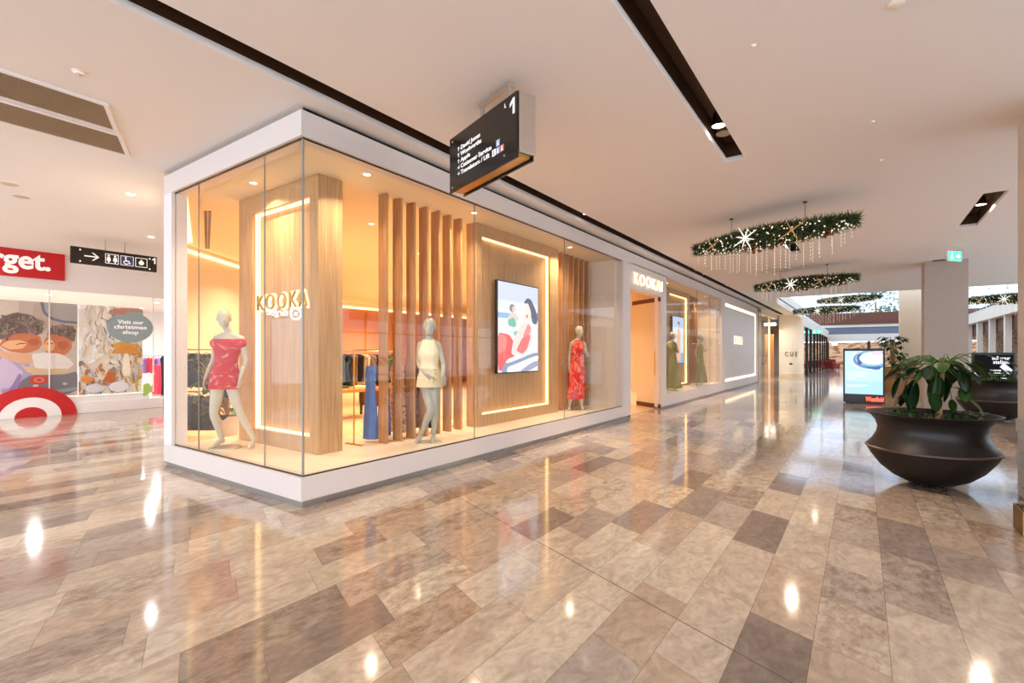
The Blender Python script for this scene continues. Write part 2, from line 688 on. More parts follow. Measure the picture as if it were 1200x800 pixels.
# ------------------------------------------------------------------ the setting
SHOP = [(XA, YB), (-8.117, YB), (-11.4, 4.15), (-13.1, 6.6), (-18.9, 12.0), (-18.9, 30.0), (XA, 30.0)]

bm = B(-27, 8.8, -9, 25.8, -0.1, 0.0)
box(bm, -27, 24, 25.8, 76.2, -0.1, 0.0)
struct('floor', bm, M_FLOOR, 'polished beige and grey stone tile floor')


def holed(x0, x1, y0, y1, z0, z1, holes, extra_x=()):
    xs = sorted(set([x0, x1] + [h[0] for h in holes] + [h[1] for h in holes]))
    ys = sorted(set([y0, y1] + [h[2] for h in holes] + [h[3] for h in holes]))
    bm = bmesh.new()
    for a, b in zip(xs[:-1], xs[1:]):
        run = None
        for c, d in zip(ys[:-1], ys[1:]):
            mx, my = (a + b) / 2, (c + d) / 2
            inside = any(h[0] < mx < h[1] and h[2] < my < h[3] for h in holes)
            if inside or a < x0 or b > x1 or c < y0 or d > y1:
                if run:
                    box(bm, a, b, run[0], run[1], z0, z1)
                run = None
            else:
                run = (run[0], d) if run else (c, d)
        if run:
            box(bm, a, b, run[0], run[1], z0, z1)
    return bm


SLOTS = [(-4.47, -4.19, -9.0, 37.7), (-1.49, -1.26, -9.0, 7.12), (-1.49, -1.26, 12.3, 14.6), (-1.49, -1.26, 19.4, 21.8),
         (1.60, 1.90, 10.9, 13.6), (1.60, 1.90, 17.9, 20.2)]
ATR = (-3.2, 5.7, 25.8, 70.0)
struct('ceiling', holed(-32, 14, -9, 70, HZ, HZ + 0.06, SLOTS + [ATR]), M_CEIL, 'flat warm white plaster ceiling')
for i, (a, b, c, d) in enumerate(SLOTS):
    bm = bmesh.new()
    box(bm, a - 0.03, b + 0.03, c - 0.03, d + 0.03, HZ + 0.26, HZ + 0.29)
    box(bm, a - 0.03, a - 0.002, c - 0.03, d + 0.03, HZ + 0.06, HZ + 0.26)
    box(bm, b + 0.002, b + 0.03, c - 0.03, d + 0.03, HZ + 0.06, HZ + 0.26)
    box(bm, a - 0.002, b + 0.002, c - 0.03, c - 0.002, HZ + 0.06, HZ + 0.26)
    box(bm, a - 0.002, b + 0.002, d + 0.002, d + 0.03, HZ + 0.06, HZ + 0.26)
    struct('trim_%d' % (i + 1), bm, M_SLOT, 'dark brown lining of a ceiling slot', 'ceiling slot')

# store shell: white plinth, fascia, posts
bm = bmesh.new()
box(bm, XA - 0.16, XA, YB, 11.81, 0.075, 0.317)
box(bm, -8.117, XA - 0.16, YB, YB + 0.16, 0.075, 0.317)
struct('baseboard_corner', bm, M_PINK, 'white plinth under the corner display windows', 'plinth')
bm = bmesh.new()
box(bm, XA - 0.15, XA - 0.035, YB + 0.035, 11.80, 0.0, 0.075)
box(bm, -8.11, XA - 0.15, YB + 0.035, YB + 0.15, 0.0, 0.075)
struct('baseboard_kick', bm, M_STEEL, 'recessed steel kick strip under the white plinth', 'kick strip')
bm = bmesh.new()
box(bm, XA - 0.2, XA, YB, 30.28, 3.845, 4.11)
box(bm, -8.117, XA - 0.2, YB, YB + 0.2, 3.845, 4.11)
struct('trim_7', bm, M_PINK, 'white fascia above the shop windows', 'fascia')
bm = bmesh.new()
box(bm, XA - 0.16, XA - 0.06, YB + 0.06, 30.28, 4.11, HZ + 0.02)
struct('trim_8', bm, M_GAP, 'black shadow gap above the long fascia', 'shadow gap')
bm = bmesh.new()
box(bm, -8.0, XA - 0.06, YB + 0.05, YB + 0.1, 4.11, HZ + 0.02)
struct('trim_9', bm, mat('gap_grey', rgb(150, 146, 142), 0.7), 'grey shadow gap above the short fascia', 'shadow gap')
# front wall pieces around the entry, second window and lit panel
bm = bmesh.new()
box(bm, XA - 0.2, XA, 11.33, 11.81, 0.317, 3.845)
box(bm, XA - 0.2, XA, 11.81, 14.13, 3.22, 3.865)
box(bm, XA - 0.2, XA, 14.13, 14.58, 0.06, 3.865)
box(bm, XA - 0.2, XA, 14.58, 21.68, 0.06, 0.40)
box(bm, XA - 0.2, XA, 21.68, 22.30, 0.06, 3.865)
box(bm, XA - 0.2, XA, 29.74, 30.28, 0.06, 3.865)
box(bm, XA - 0.2, XA, 22.30, 29.74, 0.06, 0.40)
box(bm, XA - 0.2, XA, 22.30, 29.74, 3.74, 3.865)
box(bm, XA - 0.2, XA - 0.12, 22.30, 29.74, 0.40, 3.74)
struct('wall_front', bm, M_PINK, 'white shopfront wall around the entry and second window', 'wall')
struct('baseboard_front', B(XA - 0.18, XA - 0.03, 14.14, 30.27, 0, 0.06), M_STEEL, 'steel kick strip along the second window', 'kick strip')
bm = bmesh.new()
box(bm, -8.117, -7.86, YB, YB + 0.2, 0.317, 3.845)
struct('trim_10', bm, M_WHITE, 'white end post of the short window', 'post')
bm = bmesh.new()
box(bm, XA - 0.1, XA - 0.02, 11.79, 11.83, 0.0, 3.25)
struct('trim_11', bm, M_BLACK, 'black door jamb at the shop entry', 'door jamb')

# glass
def pane_x(name, parts, z0, z1):
    o = bpy.data.objects.new(name, None)
    C.objects.link(o)
    o['kind'] = 'structure'
    for (y0, y1) in parts:
        new_obj('pane', B(XA - 0.055, XA - 0.043, y0, y1, z0, z1), M_GLASS, o)
    return o


w1 = pane_x('window_1', [(YB + 0.045, 5.766), (5.774, 8.527), (8.535, 11.33)], 0.317, 3.845)
tag(w1, 'long frameless glass window of the corner display', 'window')
bm = bmesh.new()
for y in (5.77, 8.531):
    box(bm, XA - 0.056, XA - 0.042, y - 0.004, y + 0.004, 0.317, 3.845)
new_obj('joint', bm, M_GLASSEDGE, w1)
bm = bmesh.new()
box(bm, XA - 0.058, XA - 0.036, YB + 0.04, 11.33, 0.317, 0.329)
box(bm, XA - 0.058, XA - 0.036, YB + 0.04, 11.33, 3.833, 3.845)
new_obj('channel', bm, M_BLACK, w1)
new_obj('corner_joint', B(XA - 0.06, XA - 0.042, YB + 0.042, YB + 0.06, 0.317, 3.845), M_GLASSEDGE, w1)
w2 = bpy.data.objects.new('window_2', None)
C.objects.link(w2)
w2['kind'] = 'structure'
tag(w2, 'short frameless glass window at the corner end', 'window')
for a, b in ((-7.86, -7.148), (-7.14, -5.511), (-5.503, XA - 0.06)):
    new_obj('pane', B(a, b, YB + 0.045, YB + 0.057, 0.317, 3.845), M_GLASS, w2)
bm = bmesh.new()
for x in (-7.144, -5.507):
    box(bm, x - 0.004, x + 0.004, YB + 0.044, YB + 0.058, 0.317, 3.845)
new_obj('joint', bm, M_GLASSEDGE, w2)
bm = bmesh.new()
box(bm, -7.86, XA - 0.05, YB + 0.038, YB + 0.06, 0.317, 0.329)
box(bm, -7.86, XA - 0.05, YB + 0.038, YB + 0.06, 3.833, 3.845)
new_obj('channel', bm, M_BLACK, w2)
w3 = bpy.data.objects.new('window_3', None)
C.objects.link(w3)
w3['kind'] = 'structure'
tag(w3, 'second glass display window beyond the shop entry', 'window')
for a, b in ((14.58, 18.06), (18.07, 19.9), (19.91, 21.68)):
    new_obj('pane', B(XA - 0.055, XA - 0.043, a, b, 0.40, 3.865), M_GLASS, w3)
bm = bmesh.new()
for y in (18.065, 19.905):
    box(bm, XA - 0.056, XA - 0.042, y - 0.005, y + 0.005, 0.40, 3.865)
new_obj('joint', bm, M_GLASSEDGE, w3)

# inside of the store
M_SHOPCEIL = mat('shop_ceiling', rgb(244, 228, 196), 0.8)
M_SHOPFLOOR = mat('shop_floor', rgb(216, 186, 148), 0.25, noise_amt=0.05)
M_PLAT = mat('platform_cream', rgb(246, 232, 208), 0.3)
inner = [(XA - 0.2, YB + 0.2), (-7.9, YB + 0.2), (-11.3, 4.25), (-13.0, 6.7), (-18.8, 12.1), (-18.8, 24.0), (XA - 0.2, 24.0)]
struct('ceiling_shop', prism(bmesh.new(), inner, 3.875, 3.93), M_SHOPCEIL, 'cream ceiling inside the clothes shop', 'ceiling')
struct('floor_shop', prism(bmesh.new(), inner, 0.0, 0.012), M_SHOPFLOOR, 'tan floor inside the clothes shop', 'floor')
bm = bmesh.new()
prism(bm, [(XA - 0.16, YB + 0.16), (-7.95, YB + 0.16), (-8.0, 4.15), (-6.5, 4.15), (-6.5, 11.3), (XA - 0.16, 11.3)], 0.012, 0.318)
box(bm, -6.6, XA - 0.2, 14.7, 21.6, 0.012, 0.40)
struct('floor_platform', bm, M_PLAT, 'raised cream display platform behind the glass', 'platform')
M_SHOPWALL = mat('shop_wall', rgb(238, 208, 176), 0.7)
bm = bmesh.new()
for (a, b) in zip(SHOP[1:5], SHOP[2:6]):
    d = Vector((b[0] - a[0], b[1] - a[1])).normalized()
    n = Vector((d.y, -d.x)) * 0.1
    bm = prism(bmesh.new(), [a, b, (b[0] + n.x, b[1] + n.y), (a[0] + n.x, a[1] + n.y)], 0.0, HZ)
    struct('wall_shop', bm, M_SHOPWALL, 'peach wall piece along the back of the clothes shop', 'wall')
struct('wall_shop', B(-18.9, XA - 0.2, 24.0, 24.1, 0.0, HZ), M_SHOPWALL, 'peach end wall of the clothes shop', 'wall')
bm = bmesh.new()
box(bm, -18.79, -18.72, 12.2, 23.9, 0.012, 3.6)
struct('wall_timber', bm, M_WOODO, 'orange timber cladding on the back wall', 'wall')
bm = bmesh.new()
a, b = Vector((-13.0, 6.75)), Vector((-18.7, 12.05))
d = (b - a).normalized()
n = Vector((d.y, -d.x))
prism(bm, [a + n * -0.02, b + n * -0.02, b + n * 0.03, a + n * 0.03], 0.012, 3.5)
struct('wall_timber_side', bm, M_WOODO, 'orange timber cladding on the angled wall', 'wall')
struct('trim_12', B(-18.71, -18.66, 12.2, 23.9, 3.62, 3.70), M_LED, 'warm cove light along the back wall', 'cove light')
a, b = Vector((-11.25, 4.35)), Vector((-12.95, 6.75))
d = (b - a).normalized()
n = Vector((d.y, -d.x))
struct('trim_13', prism(bmesh.new(), [a - n * 0.12, b - n * 0.12, b - n * 0.07, a - n * 0.07], 3.72, 3.78), M_LED, 'warm cove light along the angled wall', 'cove light')
struct('wall_display_end', B(-6.4, XA - 0.2, 11.28, 11.33, 0.318, 3.875), M_WALLW, 'white end wall of the corner display', 'wall')
struct('wall_display_back', B(-6.9, XA - 0.2, 21.6, 21.68, 0.012, 3.875), M_WALLW, 'white end wall of the second display', 'wall')
struct('wall_entry', B(-9.0, XA - 0.21, 15.0, 15.06, 0.012, 3.875), M_SHOPWALL, 'peach wall inside the shop entry', 'wall')


# ------------------------------------------------------------------ timber display pieces
def lit_panel(name, label, w, d, h, rect, rec, loc, rotz, m=M_WOOD, led=M_LED, side=None):
    """timber upstand with a lit recess: local x runs right, y runs away, z up"""
    t = thing(name, label, 'display panel', loc, rotz)
    x0, x1, z0, z1 = rect
    bm = bmesh.new()
    box(bm, 0, x0, 0, d, 0, h)
    box(bm, x1, w, 0, d, 0, h)
    box(bm, x0, x1, 0, d, 0, z0)
    box(bm, x0, x1, 0, d, z1, h)
    new_obj('surround', bm, m, t)
    new_obj('recessed_panel', B(x0, x1, rec, d, z0, z1), m, t)
    bm = bmesh.new()
    e = 0.022
    y0, y1 = rec * 0.45, rec - 0.004
    box(bm, x0, x0 + e, y0, y1, z0, z1)
    box(bm, x1 - e, x1, y0, y1, z0, z1)
    box(bm, x0 + e, x1 - e, y0, y1, z0, z0 + e)
    box(bm, x0 + e, x1 - e, y0, y1, z1 - e, z1)
    new_obj('light_strip', bm, led, t)
    return t


lit_panel('timber_portal', 'tall oak box with glowing recess behind the short corner window', 1.99, 0.36, 3.553,
          (0.37, 1.80, 0.20, 3.30), 0.12, (-7.595, 3.712, 0.319), 0.0)
lit_panel('timber_display', 'wide oak panel with glowing recess around the video screen in the long window', 2.82, 0.24, 3.553,
          (0.14, 2.46, 0.20, 3.34), 0.10, (-5.45, 6.684, 0.319), PI / 2)
lit_panel('timber_display', 'oak panel with glowing recess in the second window', 2.80, 0.24, 3.47,
          (0.36, 2.56, 0.07, 3.30), 0.10, (-5.45, 16.88, 0.402), PI / 2)

t = thing('fin_screen', 'row of upright oak fins behind the grey mannequin in the long window', 'timber screen', (-5.5, 4.74, 0.319), PI / 2)
for i in range(7):
    new_obj('fin', B(i * 0.266 - 0.02, i * 0.266 + 0.02, 0, 0.17, 0, 3.55, bevel=0.003), M_WOODF, t)
t = thing('fin_screen', 'row of upright oak fins behind the mannequin in the long red dress', 'timber screen', (-5.5, 9.78, 0.319), PI / 2)
for i in range(6):
    new_obj('fin', B(i * 0.262 - 0.02, i * 0.262 + 0.02, 0, 0.17, 0, 3.55, bevel=0.003), M_WOODF, t)
t = thing('fin_screen', 'row of upright oak fins in the second window', 'timber screen', (-5.5, 19.95, 0.402), PI / 2)
for i in range(5):
    new_obj('fin', B(i * 0.262 - 0.02, i * 0.262 + 0.02, 0, 0.17, 0, 3.46, bevel=0.003), M_WOODF, t)
struct('wall_display_backing', B(-6.2, -6.12, 9.55, 11.28, 0.318, 3.875), M_WOOD, 'oak backing behind the fins', 'wall')

# LED frame of the plain panel beyond the second window (on the shopfront wall)
t = thing('lit_wall_panel', 'plain white wall panel outlined by warm light beyond the second window', 'wall panel', (XA - 0.12, 22.30, 0.40), PI / 2)
new_obj('panel', B(0.12, 7.32, -0.07, -0.003, 0.12, 3.22, bevel=0.004), M_PINK, t)
bm = bmesh.new()
W, Hh = 7.44, 3.34
box(bm, 0.01, 0.07, -0.06, -0.004, 0.02, Hh - 0.02)
box(bm, W - 0.10, W - 0.02, -0.06, -0.004, 0.02, Hh - 0.02)
box(bm, 0.07, W - 0.10, -0.06, -0.004, 0.02, 0.08)
box(bm, 0.07, W - 0.10, -0.06, -0.004, Hh - 0.09, Hh - 0.02)
new_obj('light_strip', bm, M_LEDW, t)


# halo-lit shop lettering
def shop_sign(label, s, w, h, loc, rotz, face, back, depth=0.025, stand=0.05, gap=1.25):
    t = thing('shop_sign', label, 'sign', loc, rotz)
    # face letters and the glowing letter backs behind them
    new_obj('lettering', text_bm(s, h / 0.73, depth, spacing=gap, width=w, bold=-0.002), face, t, loc=(0, -stand, 0))
    new_obj('light_strip', text_bm(s, h / 0.73, depth * 0.4, spacing=gap, width=w, bold=0.020), back, t, loc=(0, -0.008 if stand > 0.02 else -0.002, 0))
    return t


M_LETFACE = mat('letter_gold', rgb(190, 150, 80), 0.35, metal=0.6)
shop_sign('gold shop name letters glowing on the oak box behind the short window', 'KOOKAI', 1.34, 0.23, (-7.20, 3.83, 2.22), 0.0, M_LETFACE, glow('halo', (1.0, 0.72, 0.34, 1), 2.2), stand=0.05)
shop_sign('bright shop name letters above the entry', 'KOOKAI', 2.1, 0.30, (XA, 11.93, 3.36), PI / 2, M_LETTER, glow('halo_soft', (1.0, 0.66, 0.34, 1), 0.85), stand=0.03)
shop_sign('bright shop name letters on the plain lit panel', 'KOOKAI', 1.9, 0.42, (XA - 0.045, 24.2, 2.02), PI / 2, glow('panel_letter', (1.0, 0.86, 0.64, 1), 2.2), M_LETFACE, depth=0.006, stand=0.010, gap=1.7)


# video screens
def screen(label, w, h, loc, shapes, bright):
    t = thing('video_screen', label, 'screen', loc, PI / 2)
    hs = new_obj('housing', B(-0.02, w + 0.02, 0.0, 0.06, -0.02, h + 0.02, bevel=0.004), M_BLACK, t)
    picture('display', hs, w, h, shapes, bright, y=-0.001)
    return t


R0 = [(0, 0), (1, 0), (1, 1), (0, 1)]


def rc(x0, x1, z0, z1):
    return [(x0, z0), (x1, z0), (x1, z1), (x0, z1)]


beach = [
    (R0, (244, 244, 250)),
    (rc(0, 1, 0.80, 1), (206, 214, 240)), (rc(0, 1, 0.70, 0.80), (222, 226, 246)),
    (rc(0, 0.3, 0.60, 0.66), (150, 186, 228)), (rc(0.85, 1, 0.60, 0.70), (120, 160, 215)),
    # seated friend in green
    (ell_pts(0.33, 0.72, 0.07, 0.045), (150, 140, 140)), (ell_pts(0.37, 0.71, 0.045, 0.035), (226, 200, 190)),
    ([(0.20, 0.60), (0.32, 0.68), (0.44, 0.66), (0.50, 0.60), (0.40, 0.56), (0.28, 0.55)], (222, 206, 200)),
    ([(0.22, 0.58), (0.36, 0.62), (0.44, 0.54), (0.38, 0.50), (0.24, 0.52)], (130, 190, 176)),
    ([(0.34, 0.46), (0.50, 0.47), (0.48, 0.42), (0.38, 0.41)], (140, 200, 184)),
    # red skirt, legs
    ([(0, 0.02), (0.10, 0.02), (0.20, 0.14), (0.40, 0.18), (0.36, 0.34), (0.26, 0.42), (0, 0.44)], (232, 110, 110)),
    ([(0, 0.20), (0.14, 0.24), (0.22, 0.36), (0.10, 0.42), (0, 0.43)], (240, 140, 138)),
    # body of the woman in red
    ([(0.30, 0.20), (0.44, 0.18), (0.74, 0.24), (0.84, 0.40), (0.82, 0.56), (0.60, 0.58), (0.46, 0.46), (0.34, 0.34)], (246, 216, 212)),
    ([(0.42, 0.24), (0.58, 0.20), (0.70, 0.26), (0.80, 0.42), (0.70, 0.44), (0.56, 0.38), (0.50, 0.32)], (236, 128, 132)),
    ([(0.58, 0.40), (0.78, 0.44), (0.80, 0.52), (0.72, 0.56), (0.64, 0.47)], (240, 150, 150)),
    ([(0.22, 0.44), (0.30, 0.43), (0.56, 0.52), (0.60, 0.58), (0.50, 0.56)], (250, 226, 220)),
    # arm to the right
    ([(0.80, 0.56), (0.92, 0.58), (0.98, 0.40), (0.84, 0.24), (0.56, 0.14), (0.36, 0.14), (0.40, 0.18), (0.66, 0.22), (0.84, 0.34)], (250, 232, 226)),
    # head and dark hair
    ([(0.62, 0.80), (0.70, 0.86), (0.80, 0.85), (0.92, 0.74), (0.98, 0.64), (0.96, 0.56), (0.86, 0.56), (0.80, 0.66), (0.70, 0.78)], (110, 110, 130)),
    ([(0.64, 0.79), (0.72, 0.80), (0.80, 0.70), (0.80, 0.58), (0.70, 0.58), (0.62, 0.66)], (248, 222, 214)),
    (ell_pts(0.69, 0.645, 0.03, 0.02), (228, 140, 130)),
    # lounger bands
    ([(0.06, 0.0), (0.30, 0.0), (0.92, 0.16), (1, 0.18), (1, 0.22), (0.84, 0.21), (0.30, 0.11), (0.14, 0.10)], (150, 156, 182)),
    ([(0.18, 0.0), (0.40, 0.0), (1, 0.14), (1, 0.18), (0.86, 0.17), (0.36, 0.08), (0.22, 0.06)], (250, 250, 254)),
    ([(0.50, 0.0), (0.72, 0.0), (1, 0.06), (1, 0.12), (0.86, 0.11)], (160, 166, 190)),
]
screen('bright upright video screen showing a reclining woman in red on the wide oak panel', 1.36, 1.675, (-5.41, 7.235, 1.251), beach, 1.12)
fashion = [
    (R0, (222, 232, 250)), (rc(0, 1, 0.0, 0.22), (150, 180, 225)), (rc(0, 1, 0.78, 1), (196, 212, 246)),
    ([(0.30, 0.05), (0.74, 0.05), (0.68, 0.36), (0.70, 0.62), (0.60, 0.76), (0.44, 0.74), (0.36, 0.56), (0.40, 0.34)], (248, 190, 150)),
    (ell_pts(0.53, 0.84, 0.09, 0.07), (110, 96, 100)), (ell_pts(0.51, 0.80, 0.06, 0.06), (244, 208, 190)),
    ([(0.20, 0.44), (0.38, 0.60), (0.40, 0.66), (0.26, 0.54)], (246, 214, 200)),
]
screen('blue white video screen on the oak panel in the second window', 1.30, 1.66, (-5.41, 17.44, 1.251), fashion, 1.0)


# ------------------------------------------------------------------ mannequins
def remeshed(bm, voxel, smooth_it=4):
    me = bpy.data.meshes.new('raw')
    bm.to_mesh(me)
    bm.free()
    o = bpy.data.objects.new('raw', me)
    C.objects.link(o)
    md = o.modifiers.new('r', 'REMESH')
    md.mode = 'VOXEL'
    md.voxel_size = voxel
    sm = o.modifiers.new('s', 'SMOOTH')
    sm.factor = 0.5
    sm.iterations = smooth_it
    dg = bpy.context.evaluated_depsgraph_get()
    out = bpy.data.meshes.new_from_object(o.evaluated_get(dg))
    bpy.data.objects.remove(o)
    bpy.data.meshes.remove(me)
    b = bmesh.new()
    b.from_mesh(out)
    bpy.data.meshes.remove(out)
    return b


def hand(bm, wrist, direction, palm_n, size=0.17, curl=0.35, side=1):
    """palm, four bent fingers of unequal length and a thumb from the palm's side"""
    w = Vector(wrist)
    d = Vector(direction).normalized()
    n = Vector(palm_n)
    n = (n - d * n.dot(d)).normalized()
    s = d.cross(n).normalized() * side
    k = size / 0.18
    for q in (-0.026, -0.009, 0.009, 0.026):
        tube(bm, [w + s * q * 0.6 * k, w + d * 0.045 * k + s * q * k, w + d * 0.088 * k + s * q * k], [0.013 * k, 0.0135 * k, 0.011 * k], 8, round_caps=True)
    for q, L in ((-0.030, 0.062), (-0.0105, 0.076), (0.0105, 0.084), (0.031, 0.074)):
        p0 = w + d * 0.085 * k + s * q * k
        d1 = (d + n * curl * 0.6).normalized()
        d2 = (d + n * curl * 1.5).normalized()
        d3 = (d + n * curl * 2.4).normalized()
        p1 = p0 + d1 * L * 0.42 * k
        p2 = p1 + d2 * L * 0.33 * k
        p3 = p2 + d3 * L * 0.25 * k
        tube(bm, [p0, p1, p2, p3], [0.0098 * k, 0.009 * k, 0.0082 * k, 0.007 * k], 8, round_caps=True)
    t0 = w + d * 0.028 * k + s * 0.028 * k
    t1 = t0 + (d * 0.55 + s * 0.8 + n * 0.3).normalized() * 0.04 * k
    t2 = t1 + (d * 0.9 + s * 0.25 + n * 0.35).normalized() * 0.034 * k
    tube(bm, [t0, t1, t2], [0.0125 * k, 0.0105 * k, 0.008 * k], 8, round_caps=True)


def mannequin_body(J, voxel=0.0085):
    bm = bmesh.new()
    V = {k: Vector(v) for k, v in J.items() if k != 'torso' and not isinstance(v, (int, float))}
    h = V['head']
    hr = J.get('head_r', 0.118)
    tilt = Matrix.Rotation(J.get('head_yaw', 0.0), 4, 'Z') @ Matrix.Rotation(J.get('head_tilt', 0.0), 4, 'X')
    # skull, jaw, brow, nose, lips and ears of a smooth shop mannequin
    ellip(bm, h + tilt @ Vector((0, 0.012, 0.028)), (hr * 0.70, hr * 0.84, hr * 0.80), tilt)
    ellip(bm, h + tilt @ Vector((0, -0.020, -0.040)), (hr * 0.52, hr * 0.62, hr * 0.72), tilt)
    tube(bm, [h + tilt @ Vector((0, -0.088, 0.012)), h + tilt @ Vector((0, -0.106, -0.026))], [0.009, 0.014], 8, round_caps=True)
    ellip(bm, h + tilt @ Vector((0, -0.082, -0.062)), (0.022, 0.012, 0.011), tilt, 12)
    ellip(bm, h + tilt @ Vector((0, -0.070, -0.098)), (0.024, 0.020, 0.018), tilt, 12)
    for sx in (-1, 1):
        ellip(bm, h + tilt @ Vector((sx * hr * 0.68, 0.012, -0.012)), (0.010, 0.020, 0.030), tilt, 12)
        ellip(bm, h + tilt @ Vector((sx * 0.032, -0.078, 0.008)), (0.017, 0.012, 0.010), tilt, 12)
    nb = V['neck']
    tube(bm, [nb + Vector((0, 0, -0.03)), nb + Vector((0, -0.004, 0.03)), h + Vector((0, 0.0, -0.05))], [0.060, 0.048, 0.050], 16, round_caps=True)
    loft(bm, interp_rings(J['torso'], 24), 28)
    for s in ('L', 'R'):
        sh, el, wr = V['sh' + s], V['el' + s], V['wr' + s]
        mid1 = sh.lerp(el, 0.45)
        p, r = spline([sh, mid1, el, el.lerp(wr, 0.35), wr], [0.046, 0.041, 0.034, 0.034, 0.023], 4)
        tube(bm, p, r, 14, round_caps=True)
        tube(bm, [nb.lerp(sh, 0.25) + Vector((0, 0, -0.012)), sh], [0.055, 0.046], 14, round_caps=True)
        hand(bm, wr, V['hd' + s] - wr, V['hn' + s], 0.17, J.get('curl' + s, 0.3), -1 if s == 'L' else 1)
        hp, kn, an, toe = V['hp' + s], V['kn' + s], V['an' + s], V['to' + s]
        p, r = spline([hp, hp.lerp(kn, 0.5), kn, kn.lerp(an, 0.3), kn.lerp(an, 0.65), an], [0.088, 0.074, 0.053, 0.055, 0.040, 0.030], 4)
        tube(bm, p, r, 16, round_caps=True)
        heel = an + (an - toe).normalized() * 0.04 + Vector((0, 0, -0.02))
        heel.z = min(heel.z, an.z - 0.01)
        ball = an.lerp(toe, 0.68)
        ball.z = toe.z + 0.012
        tube(bm, [an, heel], [0.031, 0.026], 12, round_caps=True)
        tube(bm, [heel, an.lerp(ball, 0.5) + Vector((0, 0, 0.006)), ball, toe], [0.025, 0.034, 0.036, 0.022], 12, round_caps=True)
    return remeshed(bm, voxel)


def dress_bm(rings, fold=0.05, nf=6, n=40, thick=0.006):
    bm = loft(bmesh.new(), interp_rings(rings, n), 56, cap=False, fold=fold, nf=nf)
    me = bpy.data.meshes.new('raw')
    bm.to_mesh(me)
    bm.free()
    o = bpy.data.objects.new('raw', me)
    C.objects.link(o)
    md = o.modifiers.new('t', 'SOLIDIFY')
    md.thickness = thick
    md.offset = 0
    out = bpy.data.meshes.new_from_object(o.evaluated_get(bpy.context.evaluated_depsgraph_get()))
    bpy.data.objects.remove(o)
    bpy.data.meshes.remove(me)
    b = bmesh.new()
    b.from_mesh(out)
    bpy.data.meshes.remove(out)
    return b


def figure(label, loc, J, m, base_r=0.19, rot=YAW):
    t = thing('mannequin', label, 'mannequin', loc, rot)
    new_obj('body', mannequin_body(J), m, t, smooth=True)
    bm = lathe(bmesh.new(), [(0, 0), (base_r, 0), (base_r, 0.008), (base_r - 0.01, 0.012), (0, 0.012)], 40)
    tube(bm, [Vector(J['anL']) * 1.0 + Vector((0.0, 0.05, 0.05)), Vector((J['anL'][0], J['anL'][1] + 0.05, 0.004))], 0.006, 8)
    new_obj('base_plate', bm, mat('frosted_base', rgb(206, 206, 190), 0.2), t, smooth=False)
    return t


# grey mannequin in the cream playsuit (local x to the right, y away from the viewer)
J2 = dict(head=(0.010, -0.03, 1.665), head_r=0.125, head_yaw=0.12, neck=(0.0, 0.0, 1.475),
          torso=[(0.005, 0.0, 0.78, 0.135, 0.10), (0.01, 0.0, 0.90, 0.165, 0.115), (0.0, 0.0, 1.05, 0.122, 0.09), (-0.005, 0.0, 1.16, 0.115, 0.085),
                 (0.0, -0.008, 1.28, 0.138, 0.105), (0.0, 0.0, 1.38, 0.142, 0.085), (0.0, 0.0, 1.45, 0.09, 0.06)],
          shL=(-0.135, 0.02, 1.405), elL=(-0.165, 0.03, 1.14), wrL=(-0.03, -0.13, 0.985), hdL=(0.05, -0.17, 0.93), hnL=(0.6, 0.5, 0.2), curlL=0.3,
          shR=(0.135, 0.0, 1.395), elR=(0.205, -0.01, 1.13), wrR=(0.22, -0.14, 0.97), hdR=(0.245, -0.17, 0.86), hnR=(-0.5, 0.7, 0.0), curlR=0.4,
          hpL=(-0.05, 0.0, 0.82), knL=(0.035, -0.09, 0.475), anL=(-0.125, 0.02, 0.10), toL=(-0.165, -0.12, 0.03),
          hpR=(0.085, 0.0, 0.82), knR=(0.095, -0.03, 0.47), anR=(0.05, 0.07, 0.10), toR=(0.055, -0.08, 0.03))
p = at(503, 518, 7.17)
m2 = figure('grey mannequin in a sleeveless cream playsuit before the oak fins', (p.x, p.y, 0.319), J2, M_MANN)
bm = dress_bm([(0.0, 0.0, 1.475, 0.085, 0.066), (0.0, 0.0, 1.42, 0.118, 0.084), (0.0, -0.006, 1.34, 0.142, 0.106), (0.0, -0.012, 1.26, 0.150, 0.120), (0.0, 0.0, 1.13, 0.130, 0.102), (0.01, 0.0, 1.03, 0.150, 0.118),
               (0.01, 0.0, 0.92, 0.180, 0.134), (0.01, 0.0, 0.80, 0.190, 0.145)], 0.02, 5)
dr = new_obj('playsuit', bm, M_CREAMCLOTH, m2, smooth=True)
bm = bmesh.new()
tube(bm, [(-0.13, -0.06, 1.075), (-0.06, -0.115, 1.07), (0.02, -0.125, 1.066), (0.10, -0.10, 1.06), (0.145, -0.03, 1.06)], 0.012, 8)
tube(bm, [(0.045, -0.125, 1.06), (0.075, -0.16, 0.98), (0.06, -0.165, 0.86)], [0.012, 0.018, 0.022], 8)
tube(bm, [(0.05, -0.125, 1.06), (0.10, -0.145, 1.00), (0.115, -0.15, 0.93)], [0.012, 0.018, 0.022], 8)
new_obj('tie_belt', bm, M_CREAMCLOTH, dr, smooth=True)

